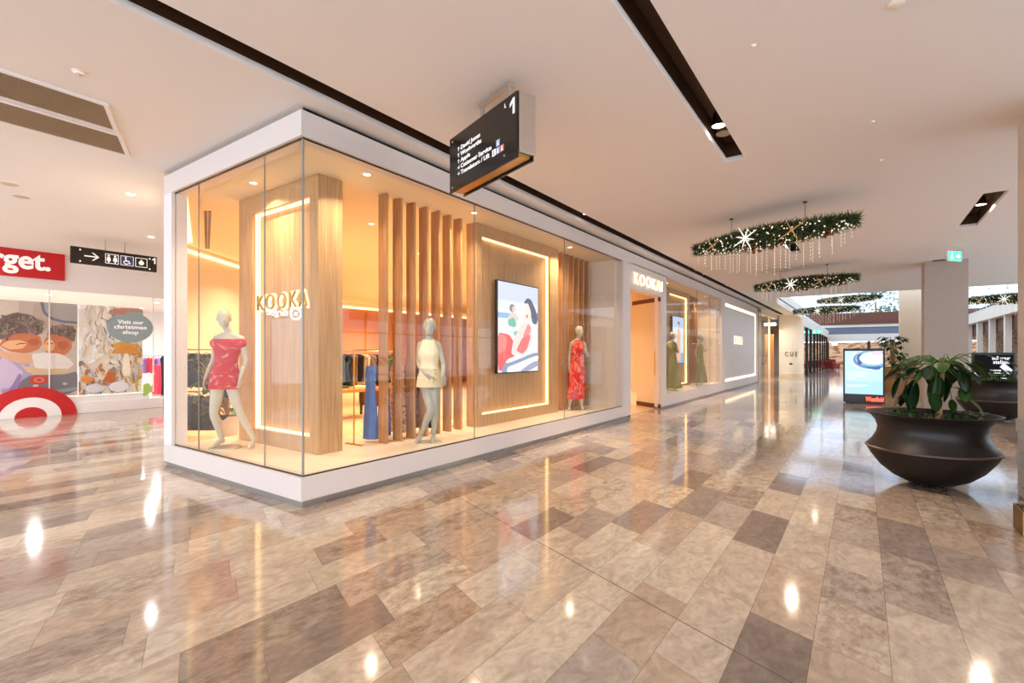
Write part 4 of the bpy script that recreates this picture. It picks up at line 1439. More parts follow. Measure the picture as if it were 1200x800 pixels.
# posters
family = [
    (R0, (222, 208, 196)), (rc(0.30, 1, 0.0, 1), (206, 192, 182)),
    ([(0.46, 1), (0.46, 0.78), (0.62, 0.72), (1, 0.70), (1, 1)], (196, 180, 168)),
    ([(0.58, 1.0), (0.60, 0.90), (0.68, 0.84), (0.82, 0.815), (1, 0.81), (1, 1)], (178, 174, 176)),
    ([(0.54, 1.0), (0.57, 0.89), (0.66, 0.82), (0.82, 0.79), (1, 0.785), (1, 0.81), (0.82, 0.815), (0.68, 0.845), (0.60, 0.905), (0.585, 1.0)], (112, 124, 156)),
    ([(0, 0.06), (0.20, 0.02), (0.40, 0.10), (0.46, 0.24), (0.40, 0.38), (0.22, 0.42), (0.06, 0.54), (0, 0.54)], (176, 158, 202)),
    ([(0.06, 0.10), (0.26, 0.12), (0.36, 0.26), (0.24, 0.36), (0.10, 0.44)], (204, 190, 220)),
    ([(0.16, 0.06), (0.30, 0.12), (0.34, 0.24), (0.30, 0.26), (0.24, 0.16)], (150, 128, 184)),
    ([(0.02, 0.60), (0.02, 0.72), (0.10, 0.82), (0.26, 0.88), (0.44, 0.86), (0.56, 0.78), (0.58, 0.68), (0.48, 0.64), (0.30, 0.66), (0.14, 0.60)], (128, 108, 104)),
    ([(0.62, 0.64), (0.64, 0.72), (0.76, 0.77), (0.92, 0.76), (0.98, 0.68), (0.96, 0.58), (0.86, 0.62), (0.72, 0.66)], (138, 116, 108)),
    ([(0.08, 0.54), (0.14, 0.62), (0.28, 0.67), (0.44, 0.67), (0.54, 0.64), (0.57, 0.56), (0.52, 0.50), (0.38, 0.46), (0.20, 0.48)], (206, 122, 86)),
    ([(0.10, 0.54), (0.18, 0.59), (0.32, 0.60), (0.40, 0.565), (0.34, 0.51), (0.20, 0.50)], (240, 186, 138)),
    ([(0.40, 0.60), (0.50, 0.62), (0.54, 0.58), (0.50, 0.54), (0.42, 0.55)], (188, 98, 64)),
    ([(0.58, 0.54), (0.60, 0.62), (0.68, 0.67), (0.80, 0.66), (0.92, 0.60), (0.93, 0.52), (0.86, 0.45), (0.74, 0.43), (0.62, 0.46)], (210, 124, 88)),
    ([(0.58, 0.54), (0.62, 0.60), (0.68, 0.61), (0.72, 0.56), (0.70, 0.49), (0.62, 0.48)], (242, 188, 138)),
    ([(0.74, 0.58), (0.86, 0.60), (0.90, 0.54), (0.82, 0.49), (0.76, 0.52)], (192, 100, 66)),
    ([(0.02, 0.52), (0.14, 0.48), (0.34, 0.46), (0.46, 0.44), (0.48, 0.37), (0.36, 0.35), (0.18, 0.39), (0.06, 0.45)], (228, 176, 144)),
    ([(0.44, 0.46), (0.60, 0.47), (0.78, 0.46), (0.90, 0.40), (0.96, 0.34), (0.84, 0.27), (0.62, 0.25), (0.48, 0.31)], (236, 228, 228)),
    ([(0.30, 0.36), (0.40, 0.32), (0.60, 0.30), (0.86, 0.30), (0.88, 0.27), (0.66, 0.24), (0.40, 0.26)], (222, 192, 150)),
    ([(0.24, 0.02), (1, 0.02), (1, 0.27), (0.86, 0.24), (0.66, 0.235), (0.44, 0.24), (0.32, 0.18)], (120, 120, 132)),
    ([(0.40, 0.10), (0.70, 0.07), (1, 0.10), (1, 0.06), (0.66, 0.03), (0.40, 0.06)], (150, 158, 176)),
    (ell_pts(0.53, 0.185, 0.115, 0.05), (206, 66, 52)), (ell_pts(0.53, 0.185, 0.065, 0.028), (226, 120, 98)), (ell_pts(0.53, 0.185, 0.03, 0.013), (196, 50, 40)),
    (ell_pts(0.49, 0.125, 0.035, 0.014), (214, 210, 208)), (ell_pts(0.84, 0.135, 0.03, 0.014), (196, 192, 192)),
    ([(0, 0.0), (0.12, 0.0), (0.12, 0.08), (0.06, 0.14), (0, 0.15)], (196, 204, 186)),
    ([(0.27, 0.552), (0.32, 0.570), (0.38, 0.565), (0.38, 0.557), (0.32, 0.560), (0.27, 0.545)], (110, 62, 48)),
    ([(0.61, 0.562), (0.65, 0.577), (0.70, 0.567), (0.70, 0.560), (0.65, 0.568), (0.61, 0.555)], (110, 62, 48)),
]
rnd = random.Random(5)
for i in range(170):
    cx, cz, rx, rz = rnd.choice([(0.28, 0.76, 0.27, 0.10), (0.14, 0.69, 0.12, 0.09), (0.46, 0.75, 0.12, 0.09), (0.82, 0.71, 0.15, 0.055)])
    a, q = rnd.uniform(0, 2 * PI), math.sqrt(rnd.random())
    c = rnd.choice([(108, 90, 86), (140, 120, 114), (164, 146, 138), (122, 100, 94), (150, 134, 140)])
    family.append((ell_pts(cx + rx * q * math.cos(a), cz + rz * q * math.sin(a), rnd.uniform(0.018, 0.045), rnd.uniform(0.006, 0.014), 9, rot=rnd.uniform(0, PI)), c))
t = thing('poster', 'large window poster of an adult and child hugging', 'poster', (XT - 0.16, 2.56, 0.47), PI / 2)
sh = new_obj('sheet', B(0, 1.62, 0, 0.02, 0, 2.45), M_WHITE, t)
picture('print', sh, 1.62, 2.45, family, step=0.0003)
rnd = random.Random(11)
winter = [(R0, (244, 240, 234))]
for i in range(130):
    x, z = rnd.uniform(0.0, 1), rnd.uniform(0.0, 0.36)
    c = rnd.choice([(214, 214, 222), (196, 190, 186), (232, 228, 226), (206, 150, 92), (180, 118, 74), (224, 184, 110), (150, 142, 140), (240, 236, 230)])
    winter.append((ell_pts(x, z, rnd.uniform(0.02, 0.07), rnd.uniform(0.010, 0.030), 9, rot=rnd.uniform(0, PI)), c))
for i in range(70):
    x, z = rnd.uniform(0.45, 1), rnd.uniform(0.33, 0.66)
    c = rnd.choice([(222, 216, 206), (228, 190, 120), (238, 234, 226), (200, 150, 80), (190, 190, 186)])
    winter.append((ell_pts(x, z, rnd.uniform(0.02, 0.06), rnd.uniform(0.010, 0.025), 9, rot=rnd.uniform(0, PI)), c))
for i in range(80):
    winter.append((ell_pts(rnd.uniform(0.0, 1), rnd.uniform(0.36, 1), rnd.uniform(0.03, 0.08), rnd.uniform(0.012, 0.035), 9, rot=rnd.uniform(0, PI)), rnd.choice([(236, 230, 222), (248, 246, 242), (226, 220, 214), (238, 224, 204)])))
winter += [(ell_pts(0.80, 0.93, 0.36, 0.06), (186, 150, 130)), (ell_pts(0.95, 0.90, 0.16, 0.05), (150, 178, 160)), (ell_pts(0.62, 0.94, 0.10, 0.03), (200, 130, 120)),
           (ell_pts(0.70, 0.54, 0.20, 0.045), (214, 160, 74)), ([(0.50, 0.46), (0.56, 0.52), (0.76, 0.56), (0.94, 0.49), (0.92, 0.45), (0.72, 0.46)], (216, 150, 72)),
           ([(0.68, 0.46), (0.76, 0.46), (0.80, 0.24), (0.78, 0.20), (0.67, 0.20), (0.66, 0.26)], (244, 236, 214)),
           ([(0.36, 0.14), (0.44, 0.26), (0.56, 0.24), (0.52, 0.12)], (190, 106, 62)), (ell_pts(0.12, 0.17, 0.09, 0.03), (224, 140, 70)),
           (ell_pts(0.60, 0.08, 0.16, 0.06), (226, 226, 232)), (ell_pts(0.22, 0.07, 0.14, 0.05), (218, 216, 222))]
t = thing('poster', 'large window poster of snowy foliage and golden mushrooms', 'poster', (XT - 0.16, 4.20, 0.47), PI / 2)
sh = new_obj('sheet', B(0, 1.44, 0, 0.02, 0, 2.45), M_WHITE, t)
picture('print', sh, 1.44, 2.45, winter, step=0.0003)
t = thing('oval_notice', 'blue grey oval window notice inviting shoppers to a seasonal shop', 'sign', (XT - 0.075, 5.34, 2.345), PI / 2)
new_obj('board', slab(bmesh.new(), ell_pts(0, 0, 0.55, 0.43, 48), 0, 0.012), mat('notice_blue', rgb(152, 172, 180), 0.6, noise_amt=0.15, noise_scale=14), t)
for s, z, w in (('Visit our', 0.10, 0.62), ('christmas', -0.04, 0.78), ('shop', -0.19, 0.38)):
    new_obj('lettering', text_bm(s, 0.15, 0.004, 'CENTER', width=w, bold=0.004, org=(0, z), y=-0.001), M_TEXT, t)
# red ring emblem on the step
t = thing('ring_emblem', 'big glittery red ring emblem rising from the step of the left store', 'emblem', (XT + 0.075, 3.22, 0.0), PI / 2)
M_GLIT = mat('red_glitter', rgb(190, 24, 30), 0.35, noise_amt=0.5, noise_scale=60)


def arc(r0, r1, n=40):
    return [(r1 * math.cos(PI * i / n), r1 * math.sin(PI * i / n) * 0.86 + 0.002) for i in range(n + 1)] + [(r0 * math.cos(PI * (n - i) / n), r0 * math.sin(PI * (n - i) / n) * 0.86 + 0.002) for i in range(n + 1)]


new_obj('ring', slab(bmesh.new(), arc(0.58, 0.89), -0.03, 0.0), M_GLIT, t)
new_obj('disc', slab(bmesh.new(), [(0.30 * math.cos(PI * i / 30), 0.30 * math.sin(PI * i / 30) * 0.86 + 0.002) for i in range(31)], -0.03, 0.0), M_GLIT, t)
new_obj('white_band', slab(bmesh.new(), arc(0.30, 0.58), -0.026, 0.0), M_WHITE, t)

# clothes stand inside the department store
pc = at(180, 455, 21.0)
t = thing('clothes_rail', 'round clothes stand inside the department store at the left', 'clothes rail', (pc.x, pc.y, 0.0), 0)
bm = bmesh.new()
tube(bm, [(0, 0, 0), (0, 0, 1.52)], 0.02, 10)
tube(bm, [(0.55 * math.cos(2 * PI * i / 24), 0.55 * math.sin(2 * PI * i / 24), 1.5) for i in range(25)], 0.014, 8)
for a in (0, PI / 2):
    tube(bm, [(0.55 * math.cos(a), 0.55 * math.sin(a), 1.5), (-0.55 * math.cos(a), -0.55 * math.sin(a), 1.5)], 0.012, 8)
    tube(bm, [(0.5 * math.cos(a), 0.5 * math.sin(a), 0.02), (-0.5 * math.cos(a), -0.5 * math.sin(a), 0.02)], 0.016, 8)
new_obj('stand', bm, M_STEEL, t)
kc = [((150, 110, 170), 'purple'), ((206, 40, 60), 'red'), ((200, 170, 200), 'lilac'), ((120, 90, 150), 'violet'), ((232, 226, 228), 'white'), ((206, 90, 120), 'pink')]
for i in range(14):
    a = 2 * PI * i / 14
    c, nm = kc[i % 6]
    m = mat('kids_%s' % nm, rgb(*c), 0.85)
    lb = '%s top hanging on the round stand in the left store' % nm
    loc = (pc.x + 0.55 * math.cos(a), pc.y + 0.55 * math.sin(a), 1.515)
    if i < 6:
        kc[i] = (c, nm)
        protos['k%d' % i] = garment(lb, loc, a, m, 0.34, 0.6, 0.045, 1.0, False, 'tops on the round stand', name='hanging_shirt')
    else:
        dup(protos['k%d' % (i % 6)], lb, loc, a)
t = thing('gift_stack', 'red display tower beside the clothes stand in the left store', 'display', tuple(at(191, 462, 19.8)[:2]) + (0.0,), 0)
for k in range(3):
    new_obj('box', B(-0.28 + 0.03 * k, 0.28 - 0.03 * k, -0.28 + 0.03 * k, 0.28 - 0.03 * k, 0.38 * k, 0.38 * k + 0.375, bevel=0.01), mat('kids_red', rgb(206, 40, 60), 0.85), t)
t = thing('price_tag_board', 'small lime green tag board at the end of the left window', 'sign', (XT + 0.0, 5.62, 0.302), PI / 2)
new_obj('board', slab(bmesh.new(), [(0, 0.05), (0.12, 0.1), (0.24, 0.28), (0.12, 0.44), (0, 0.40)], -0.015, 0.0), mat('lime', rgb(176, 212, 110), 0.6), t)
new_obj('foot', B(0, 0.14, -0.04, 0.03, 0, 0.06), M_WHITE, t)

# ------------------------------------------------------------------ ceiling fittings
def downlight(label, loc, r=0.075, lens=M_LENS, group='recessed ceiling downlights', energy=0.0, col=(1, 0.86, 0.68), spread=140, ring=M_WHITE):
    t = thing('downlight', label, 'light', loc, 0, group)
    bz = new_obj('bezel', lathe(bmesh.new(), [(r * 0.78, -0.004), (r * 0.82, -0.014), (r, -0.012), (r + 0.012, -0.002), (r + 0.012, 0.0)], 28), ring, t, smooth=True)
    new_obj('lens', lathe(bmesh.new(), [(0, -0.006), (r * 0.78, -0.006), (r * 0.78, -0.002), (0, -0.002)], 24), lens, bz)
    if energy:
        lamp('lamp', t, (0, 0, -0.02), energy, col, r * 1.5, spread)
    return t


EN = 32.0
WARM = (1.0, 0.84, 0.68)
NEUT = (0.96, 0.98, 1.0)
downlight('lit downlight in the left ceiling just beside the short shop window', (-9.62, 3.01, HZ), 0.08, M_LENSW, energy=EN, col=NEUT)
downlight('lit downlight in the left ceiling above the amenities sign', (-12.78, 4.36, HZ), 0.08, M_LENSW, energy=EN, col=NEUT)
for i, (x, y) in enumerate([(-10.56, 1.76), (-11.25, 2.02)]):
    t = thing('round_vent', ['upper', 'lower'][i] + ' one of two small round beige ceiling discs at the left edge', 'vent', (x, y, HZ), 0, 'round ceiling discs')
    new_obj('disc', lathe(bmesh.new(), [(0, -0.02), (0.07, -0.02), (0.075, -0.014), (0.11, -0.006), (0.11, 0)], 28), mat('beige_plastic', rgb(206, 182, 158), 0.6), t, smooth=True)
    new_obj('rim', lathe(bmesh.new(), [(0.112, 0), (0.118, -0.01), (0.125, 0)], 28), M_WHITE, t)
t = thing('ceiling_sprinkler', 'small ceiling sprinkler cover right of the vents', 'sprinkler', (-5.84, 1.43, HZ), 0)
new_obj('cover', lathe(bmesh.new(), [(0, -0.03), (0.035, -0.028), (0.04, -0.012), (0.055, -0.004), (0.055, 0)], 24), M_WALLW, t, smooth=True)
new_obj('pin', lathe(bmesh.new(), [(0, -0.045), (0.01, -0.045), (0.012, -0.028), (0, -0.028)], 12), M_SILVER, t)
for i, (u, v) in enumerate([(1050, 4), (883, 53), (1023, 142), (1033, 187)]):
    q = at_z(u, v, HZ)
    t = thing('ceiling_sprinkler', 'tiny round ceiling sprinkler, ' + ['at the top edge', 'right of the long middle slot', 'above the garlands at the right', 'directly above the garland cables'][i], 'sprinkler', tuple(q), 0, 'ceiling sprinklers')
    r = 0.055 if i == 0 else 0.022
    new_obj('cover', lathe(bmesh.new(), [(0, -0.02), (r * 0.7, -0.018), (r, -0.004), (r, 0)], 20), M_WALLW, t, smooth=True)

# air vents (skewed ends)
for i, (xa, xb, ea, eb, lb) in enumerate([(-7.0, -6.39, 2.02, 1.76, 'brown slatted air vent strip nearest the camera at the upper left'), (-7.75, -7.15, 2.36, 2.10, 'brown slatted air vent strip below its twin at the upper left')]):
    t = thing('air_vent', lb, 'vent', (0, 0, HZ), 0, 'ceiling air vents')
    e = 0.045
    y0 = -3.0

    def ye(x):
        return ea + (eb - ea) * (x - xa) / (xb - xa)
    bm = bmesh.new()
    prism(bm, [(xa - e, y0), (xa, y0), (xa, ye(xa)), (xa - e, ye(xa - e) + e)], -0.02, -0.0005)
    prism(bm, [(xb, y0), (xb + e, y0), (xb + e, ye(xb + e) + e), (xb, ye(xb))], -0.02, -0.0005)
    prism(bm, [(xa, ye(xa)), (xb, ye(xb)), (xb + e, ye(xb + e) + e), (xa - e, ye(xa - e) + e)], -0.02, -0.0005)
    new_obj('frame', bm, M_WHITE, t)
    bm = bmesh.new()
    prism(bm, [(xa, y0), (xb, y0), (xb, ye(xb)), (xa, ye(xa))], -0.004, -0.001)
    n = 14
    for k in range(n):
        x = xa + (k + 0.5) * (xb - xa) / n
        prism(bm, [(x - 0.012, y0), (x + 0.012, y0), (x + 0.012, ye(x + 0.012)), (x - 0.012, ye(x - 0.012))], -0.014, -0.004)
    new_obj('grille', bm, mat('vent_brown', rgb(150, 126, 96), 0.6), t)

# lights inside the ceiling slots
for i, (x, y, on, lb) in enumerate([(-1.375, 6.17, True, 'lit gimbal spotlight at the end of the long middle ceiling slot'), (-1.375, 6.42, False, 'unlit gimbal spotlight beside the lit one in the middle ceiling slot'),
                                    (1.75, 12.15, True, 'lit gimbal spotlight in the short right ceiling slot'), (1.75, 11.2, False, 'unlit gimbal spotlight in the short right ceiling slot'),
                                    (-1.375, 13.6, True, 'lit gimbal spotlight in the ceiling slot behind the first garland'), (-1.375, 20.8, True, 'lit gimbal spotlight in the ceiling slot behind the second garland'),
                                    (-4.33, 16.5, False, 'unlit spotlight far along the slot beside the shopfront')]):
    t = thing('spotlight', lb, 'light', (x, y, HZ + 0.10), 0, 'gimbal spotlights in the ceiling slots')
    bz = new_obj('housing', lathe(bmesh.new(), [(0, 0.158), (0.055, 0.158), (0.085, 0.02), (0.09, 0.0), (0.075, 0.0), (0.07, 0.02), (0, 0.03)], 28), M_DARKM if on else M_SILVER, t, smooth=True)
    new_obj('lens', lathe(bmesh.new(), [(0, 0.004), (0.072, 0.004), (0.072, 0.015), (0, 0.015)], 24), M_LENS if on else mat('unlit_lens', rgb(190, 160, 130), 0.3), bz)
    if on:
        lamp('lamp', t, (0, 0, -0.005), EN * (1.5 if y > 10 else 1.2), (1.0, 0.78, 0.58), 0.12, 150 if y > 10 else 110)

for i, y in enumerate((8.6, 17.4, 20.9)):  # extra spots added to warm the light on the shopfront
    t = thing('spotlight', ['nearest', 'middle', 'farthest'][i] + ' added lit spotlight, counting away, in the slot beside the long shopfront', 'light', (-4.33, y, HZ + 0.10), 0, 'added warm spotlights along the shopfront slot')
    bz = new_obj('housing', lathe(bmesh.new(), [(0, 0.158), (0.04, 0.158), (0.06, 0.02), (0.065, 0.0), (0.052, 0.0), (0.05, 0.02), (0, 0.03)], 24), M_DARKM, t, smooth=True)
    new_obj('lens', lathe(bmesh.new(), [(0, 0.004), (0.05, 0.004), (0.05, 0.015), (0, 0.015)], 20), M_LENS, bz)
    lamp('lamp', t, (0, 0, -0.005), EN * 0.5, (1.0, 0.76, 0.56), 0.10, 55)

# fill downlights added out of view to light the mall
far = [(-2.9, -1.5), (0.6, -2.0), (-2.9, 1.8), (1.6, 1.5), (0.3, 4.4), (3.6, 6.0), (-3.0, 7.5), (0.5, 10.2), (-3.1, 12.6), (4.2, 12.0), (0.4, 16.2), (-3.1, 17.5), (4.0, 18.5), (0.4, 22.5), (-3.2, 23.0)]
hidden = [(-8.5, -1.5), (-12.5, -1.5), (-15.2, 0.2), (-15.2, -3.6), (-11.0, -4.6), (-6.5, -4.0)]
for i, (x, y) in enumerate(far[:4] + hidden):
    downlight('added ceiling fill downlight out of view', (x, y, HZ), 0.055, M_LENS if i < 4 else M_LENSW, 'added fill downlights out of view', EN * (3.0 if x < -14 else 0.5), WARM if i < 4 else NEUT)

# shop downlights
k = 0
shop_lights = [(-5.125, 4.085, 'above the near end of the oak fins'), (-7.02, 5.686, 'beyond the oak box'), (-6.616, 3.42, 'above the mannequin in the short red dress'), (-5.112, 6.2, 'above the left edge of the wide oak panel'),
               (-5.1, 9.385, 'above the mannequin in the long red dress'), (-8.2, 8.0, 'over the middle of the shop, near row'), (-9.6, 9.6, 'over the middle of the shop, second row'), (-11.5, 10.8, 'over the middle of the shop, third row'),
               (-14.0, 13.0, 'deep in the shop before the timber wall'), (-16.5, 14.4, 'deep in the shop beside the timber wall'), (-9.4, 5.4, 'over the plant by the short window'), (-11.2, 6.5, 'over the rail by the short window'), (-7.5, 12.8, 'over the shop entry'), (-5.15, 16.0, 'at the left of the second window'), (-5.1, 20.6, 'at the right of the second window')]
for x, y, lb in shop_lights:
    downlight('warm downlight in the shop ceiling ' + lb, (x, y, 3.875), 0.055, M_LENS, 'downlights in the shop ceiling', 22.0 if x > -7.5 else (80.0 if x > -12 else 200.0), (1.0, 0.80, 0.56), 130)

for i, (x, y) in enumerate([(-18.6, 1.2), (-18.6, 3.6), (-18.8, 6.4), (-21.5, 1.5), (-21.5, 4.5), (-21.5, 7.5), (-24.5, 3.0), (-24.5, 8.0)]):  # added to brighten the inside of the department store
    downlight('added white downlight in the department store ceiling, ' + ['front row, first', 'front row, second', 'front row, third', 'middle row, first', 'middle row, second', 'middle row, third', 'back row, first', 'back row, second'][i] + ' from the left',
              (x, y, 3.5), 0.11, M_LENSW, 'added downlights in the department store', 110.0, (1.0, 0.97, 0.94), 160)
t = thing('linear_diffuser', 'two dark slots of an air diffuser in the shop ceiling behind the short window', 'vent', (0, 0, 3.875), 0)
p0, p1 = at_z(241, 247, 3.875), at_z(241.5, 291, 3.875)
q0, q1 = at_z(246, 247, 3.875), at_z(244.5, 291, 3.875)
for a, b in ((p0, p1), (q0, q1)):
    d = Vector((b.x - a.x, b.y - a.y)).normalized()
    n = Vector((-d.y, d.x)) * 0.018
    new_obj('slot', prism(bmesh.new(), [(a.x - n.x, a.y - n.y), (b.x - n.x, b.y - n.y), (b.x + n.x, b.y + n.y), (a.x + n.x, a.y + n.y)], -0.012, -0.001), M_DARKM, t)
t = thing('light_trough', 'pair of slanting light lines in the ceiling behind the left pane', 'light', (0, 0, 3.875), 0)
for (u0, u1) in ((209, 221), (217, 223.5)):
    a, b = at_z(u0, 232, 3.875), at_z(u1, 284, 3.875)
    d = Vector((b.x - a.x, b.y - a.y)).normalized()
    n = Vector((-d.y, d.x)) * 0.03
    new_obj('light_strip', prism(bmesh.new(), [(a.x - n.x, a.y - n.y), (b.x - n.x, b.y - n.y), (b.x + n.x, b.y + n.y), (a.x + n.x, a.y + n.y)], -0.012, -0.001), M_LED, t)


# ------------------------------------------------------------------ christmas garlands
def garland(label, p0, p1, seed):
    d = Vector((p1.x - p0.x, p1.y - p0.y))
    Lh = d.length / 2
    c = (p0 + p1) / 2
    t = thing('hanging_garland', label, 'garland', (c.x, c.y, c.z), math.atan2(d.y, d.x), 'christmas garlands under the ceiling')
    rnd = random.Random(seed)

    def half(x):
        return 0.40 * max(0.0, 1 - (abs(x) / Lh) ** 1.7) + 0.03
    bm = bmesh.new()
    n = 28
    rings = []
    for i in range(n + 1):
        x = -Lh + 2 * Lh * i / n
        w = half(x) * 0.72
        h = 0.03 + 0.11 * (w / 0.3)
        rings.append([bm.verts.new((x, w * math.cos(a), h * math.sin(a))) for a in [2 * PI * k / 14 for k in range(14)]])
    for a, b in zip(rings[:-1], rings[1:]):
        for k_ in range(14):
            bm.faces.new((a[k_], a[(k_ + 1) % 14], b[(k_ + 1) % 14], b[k_]))
    bm.faces.new(list(reversed(rings[0])))
    bm.faces.new(rings[-1])
    for f in bm.faces:
        f.material_index = 0
    for i in range(4600):
        x = rnd.uniform(-1, 1) * Lh
        w = half(x)
        th = rnd.uniform(0, 2 * PI)
        wc = w * 0.72
        y = wc * math.cos(th) * 0.97
        z = (0.03 + 0.11 * (wc / 0.3)) * math.sin(th) * 0.97
        a = rnd.uniform(0, 2 * PI)
        out = Vector((math.cos(a) * 0.9 + 0.3 * (1 if x > 0 else -1), math.cos(th) * 0.9 + math.sin(a) * 0.5, math.sin(th) * 0.9 + rnd.uniform(-0.5, 0.5))).normalized()
        ln = rnd.uniform(0.07, 0.16)
        s = out.cross(Vector((rnd.uniform(-1, 1), rnd.uniform(-1, 1), rnd.uniform(-1, 1)))).normalized() * 0.009
        b0 = Vector((x, y, z))
        s2 = out.cross(s)
        v = [bm.verts.new(b0 + s), bm.verts.new(b0 - s * 0.5 + s2 * 0.87), bm.verts.new(b0 - s * 0.5 - s2 * 0.87), bm.verts.new(b0 + out * ln)]
        mi = 1 if rnd.random() < 0.62 else 2
        for f in ((0, 1, 3), (1, 2, 3), (2, 0, 3)):
            bm.faces.new([v[q] for q in f]).material_index = mi
    new_obj('foliage', bm, [M_CORE, M_NEEDLE, M_NEEDLE2], t, recalc=False)
    bm = bmesh.new()
    for i in range(230):
        x = rnd.uniform(-0.97, 0.97) * Lh
        w = half(x) * 0.72
        th = rnd.uniform(PI * 0.8, PI * 2.1)
        y = (w + 0.05) * math.cos(th)
        z = (0.08 + 0.11 * (w / 0.3)) * math.sin(th)
        bmesh.ops.create_icosphere(bm, subdivisions=1, radius=rnd.uniform(0.010, 0.016), matrix=Matrix.Translation((x, y, z)))
    o = new_obj('fairy_lights', bm, M_BULB, t)
    o['kind'] = 'stuff'
    for i in range(22):
        x = rnd.uniform(-0.9, 0.9) * Lh
        w = half(x)
        y = rnd.uniform(-1, 1) * w * 0.8
        b_ = bmesh.new()
        bmesh.ops.create_icosphere(b_, subdivisions=2, radius=0.032)
        z = -0.14 * (w / 0.4) - 0.05
        new_obj('bauble', b_, M_BAUBLE, t, smooth=True, loc=(x, y, z))
    # starbursts on the side and underside facing down the mall
    for sx, r, m, npt in ((-0.62, 0.20, M_STARG, 2), (-0.12, 0.24, M_STARS, 4), (0.42, 0.26, M_STARG, 2)):
        b_ = bmesh.new()
        for k_ in range(npt):
            a = PI * k_ / npt + 0.5
            for sg in (-1, 1):
                tip = Vector((math.cos(a), 0, math.sin(a))) * r * (1.0 if k_ % 2 == 0 else 0.72) * sg
                tube(b_, [(0, 0, 0), tip], [0.014, 0.004], 6)
        ellip(b_, Vector((0, 0, 0)), (0.03, 0.02, 0.03), seg=10)
        new_obj('star', b_, m, t, loc=(sx * Lh, -half(sx * Lh) * 0.72 - 0.10, -0.05))
    # curtain of light drops
    for i in range(34):
        x = (-0.94 + 1.88 * i / 33) * Lh
        w = half(x)
        y = (0.7 if i % 2 else -0.7) * w * rnd.uniform(0.3, 1)
        drop = (0.42 * (1 - (abs(x) / Lh) ** 2) + 0.16) * rnd.uniform(0.8, 1.05)
        b_ = bmesh.new()
        tube(b_, [(0, 0, 0), (0, 0, -drop)], 0.0005, 4)
        nb = max(3, int(drop / 0.055))
        for k_ in range(nb):
            bmesh.ops.create_icosphere(b_, subdivisions=1, radius=0.0075, matrix=Matrix.Translation((0, 0, -drop * (k_ + 1) / nb)))
        for f in b_.faces:
            f.material_index = 1
        new_obj('light_strand', b_, [M_WIRE, M_BULB], t, loc=(x, y, -0.08))
    for sx in (-0.46, 0.46):
        cb = new_obj('cable', tube(bmesh.new(), [(sx * Lh, 0, 0.02), (sx * Lh, 0, HZ - c.z)], 0.005, 6), M_WIRE, t)
        new_obj('ceiling_hook', lathe(bmesh.new(), [(0, HZ - c.z - 0.03), (0.03, HZ - c.z - 0.02), (0.035, HZ - c.z)], 14, center=(sx * Lh, 0)), M_DARKM, cb)
    return t


ZG = 3.70
g = garland('nearest and largest boat-shaped garland hanging from the ceiling', at_z(815, 293, ZG), at_z(1005, 257, ZG), 1)
gd = math.atan2(*(at_z(1005, 257, ZG) - at_z(815, 293, ZG)).yx)
for lb, u0, v0, u1, v1 in (('second garland, hanging just beyond the nearest one', 886, 338, 1006, 324), ('third garland, hanging before the bright clerestory', 930, 366, 1008, 360),
                           ('farthest small garland of the row, behind the third', 938, 356, 975, 352), ('garland partly hidden behind the right column', 1160, 351, 1215, 347)):
    if v0 == 356:
        c = Vector((-0.6, 31.0, 4.4))
        dup(g, lb, c, gd, 1.0)
        continue
    a, b = at_z(u0, v0, ZG), at_z(u1, v1, ZG)
    c = (a + b) / 2
    dup(g, lb, c, gd, 1.0)

# ------------------------------------------------------------------ columns and right side
M_PILLAR = pattern_mat('grey_mosaic', [(0.0, rgb(150, 138, 128)), (0.5, rgb(172, 158, 146)), (1.0, rgb(192, 178, 164))], 30.0, rough=0.5, distort=0)
M_COLW = mat('pale_column', rgb(206, 190, 172), 0.4)
struct('pillar', B(1.44, 2.36, 18.1, 19.0, 0, HZ), M_PILLAR, 'grey mosaic pillar beyond the planters', 'pillar')
struct('pillar_far', B(1.33, 2.28, 27.0, 27.8, 0, HZ + 0.3), mat('cream_pillar', rgb(226, 200, 168), 0.5), 'cream pillar behind the grey mosaic pillar', 'pillar')
bm = bmesh.new()
box(bm, 1.44, 2.5, 7.0, 7.9, 0, HZ, bevel=0.02)
struct('pillar_right', bm, M_COLW, 'pale smooth column at the right edge', 'pillar')
bm = bmesh.new()
for z in (0.72, 0.36):
    box(bm, 1.43, 2.51, 6.99, 7.91, z, z + 0.14)
struct('trim_15', bm, M_STEEL, 'steel bands around the right column', 'band')
bm = bmesh.new()  # unseen glazed wall and windows added to let daylight into the mall
box(bm, 8.6, 8.8, -9, 25.8, 0, 0.35)
box(bm, 8.6, 8.8, -9, 25.8, 3.7, HZ)
for i in range(12):
    box(bm, 8.6, 8.8, -9 + i * 3.1, -8.7 + i * 3.1, 0.35, 3.7)
struct('wall_right', bm, M_WALLW, 'added glazed wall, out of view, letting daylight in on the right', 'wall')
w5 = bpy.data.objects.new('window_5', None)
C.objects.link(w5)
w5['kind'] = 'structure'
tag(w5, 'added row of tall windows, out of view, letting daylight in on the right', 'window')
for i in range(11):
    y = -8.7 + i * 3.1
    bm = bmesh.new()
    box(bm, 8.66, 8.67, y, y + 2.8, 0.35, 3.7)
    new_obj('pane', bm, M_GLASS, w5)
    bm = bmesh.new()
    box(bm, 8.64, 8.70, y + 1.37, y + 1.43, 0.35, 3.7)
    box(bm, 8.64, 8.70, y, y + 2.8, 2.5, 2.56)
    new_obj('mullion', bm, M_DARKM, w5)
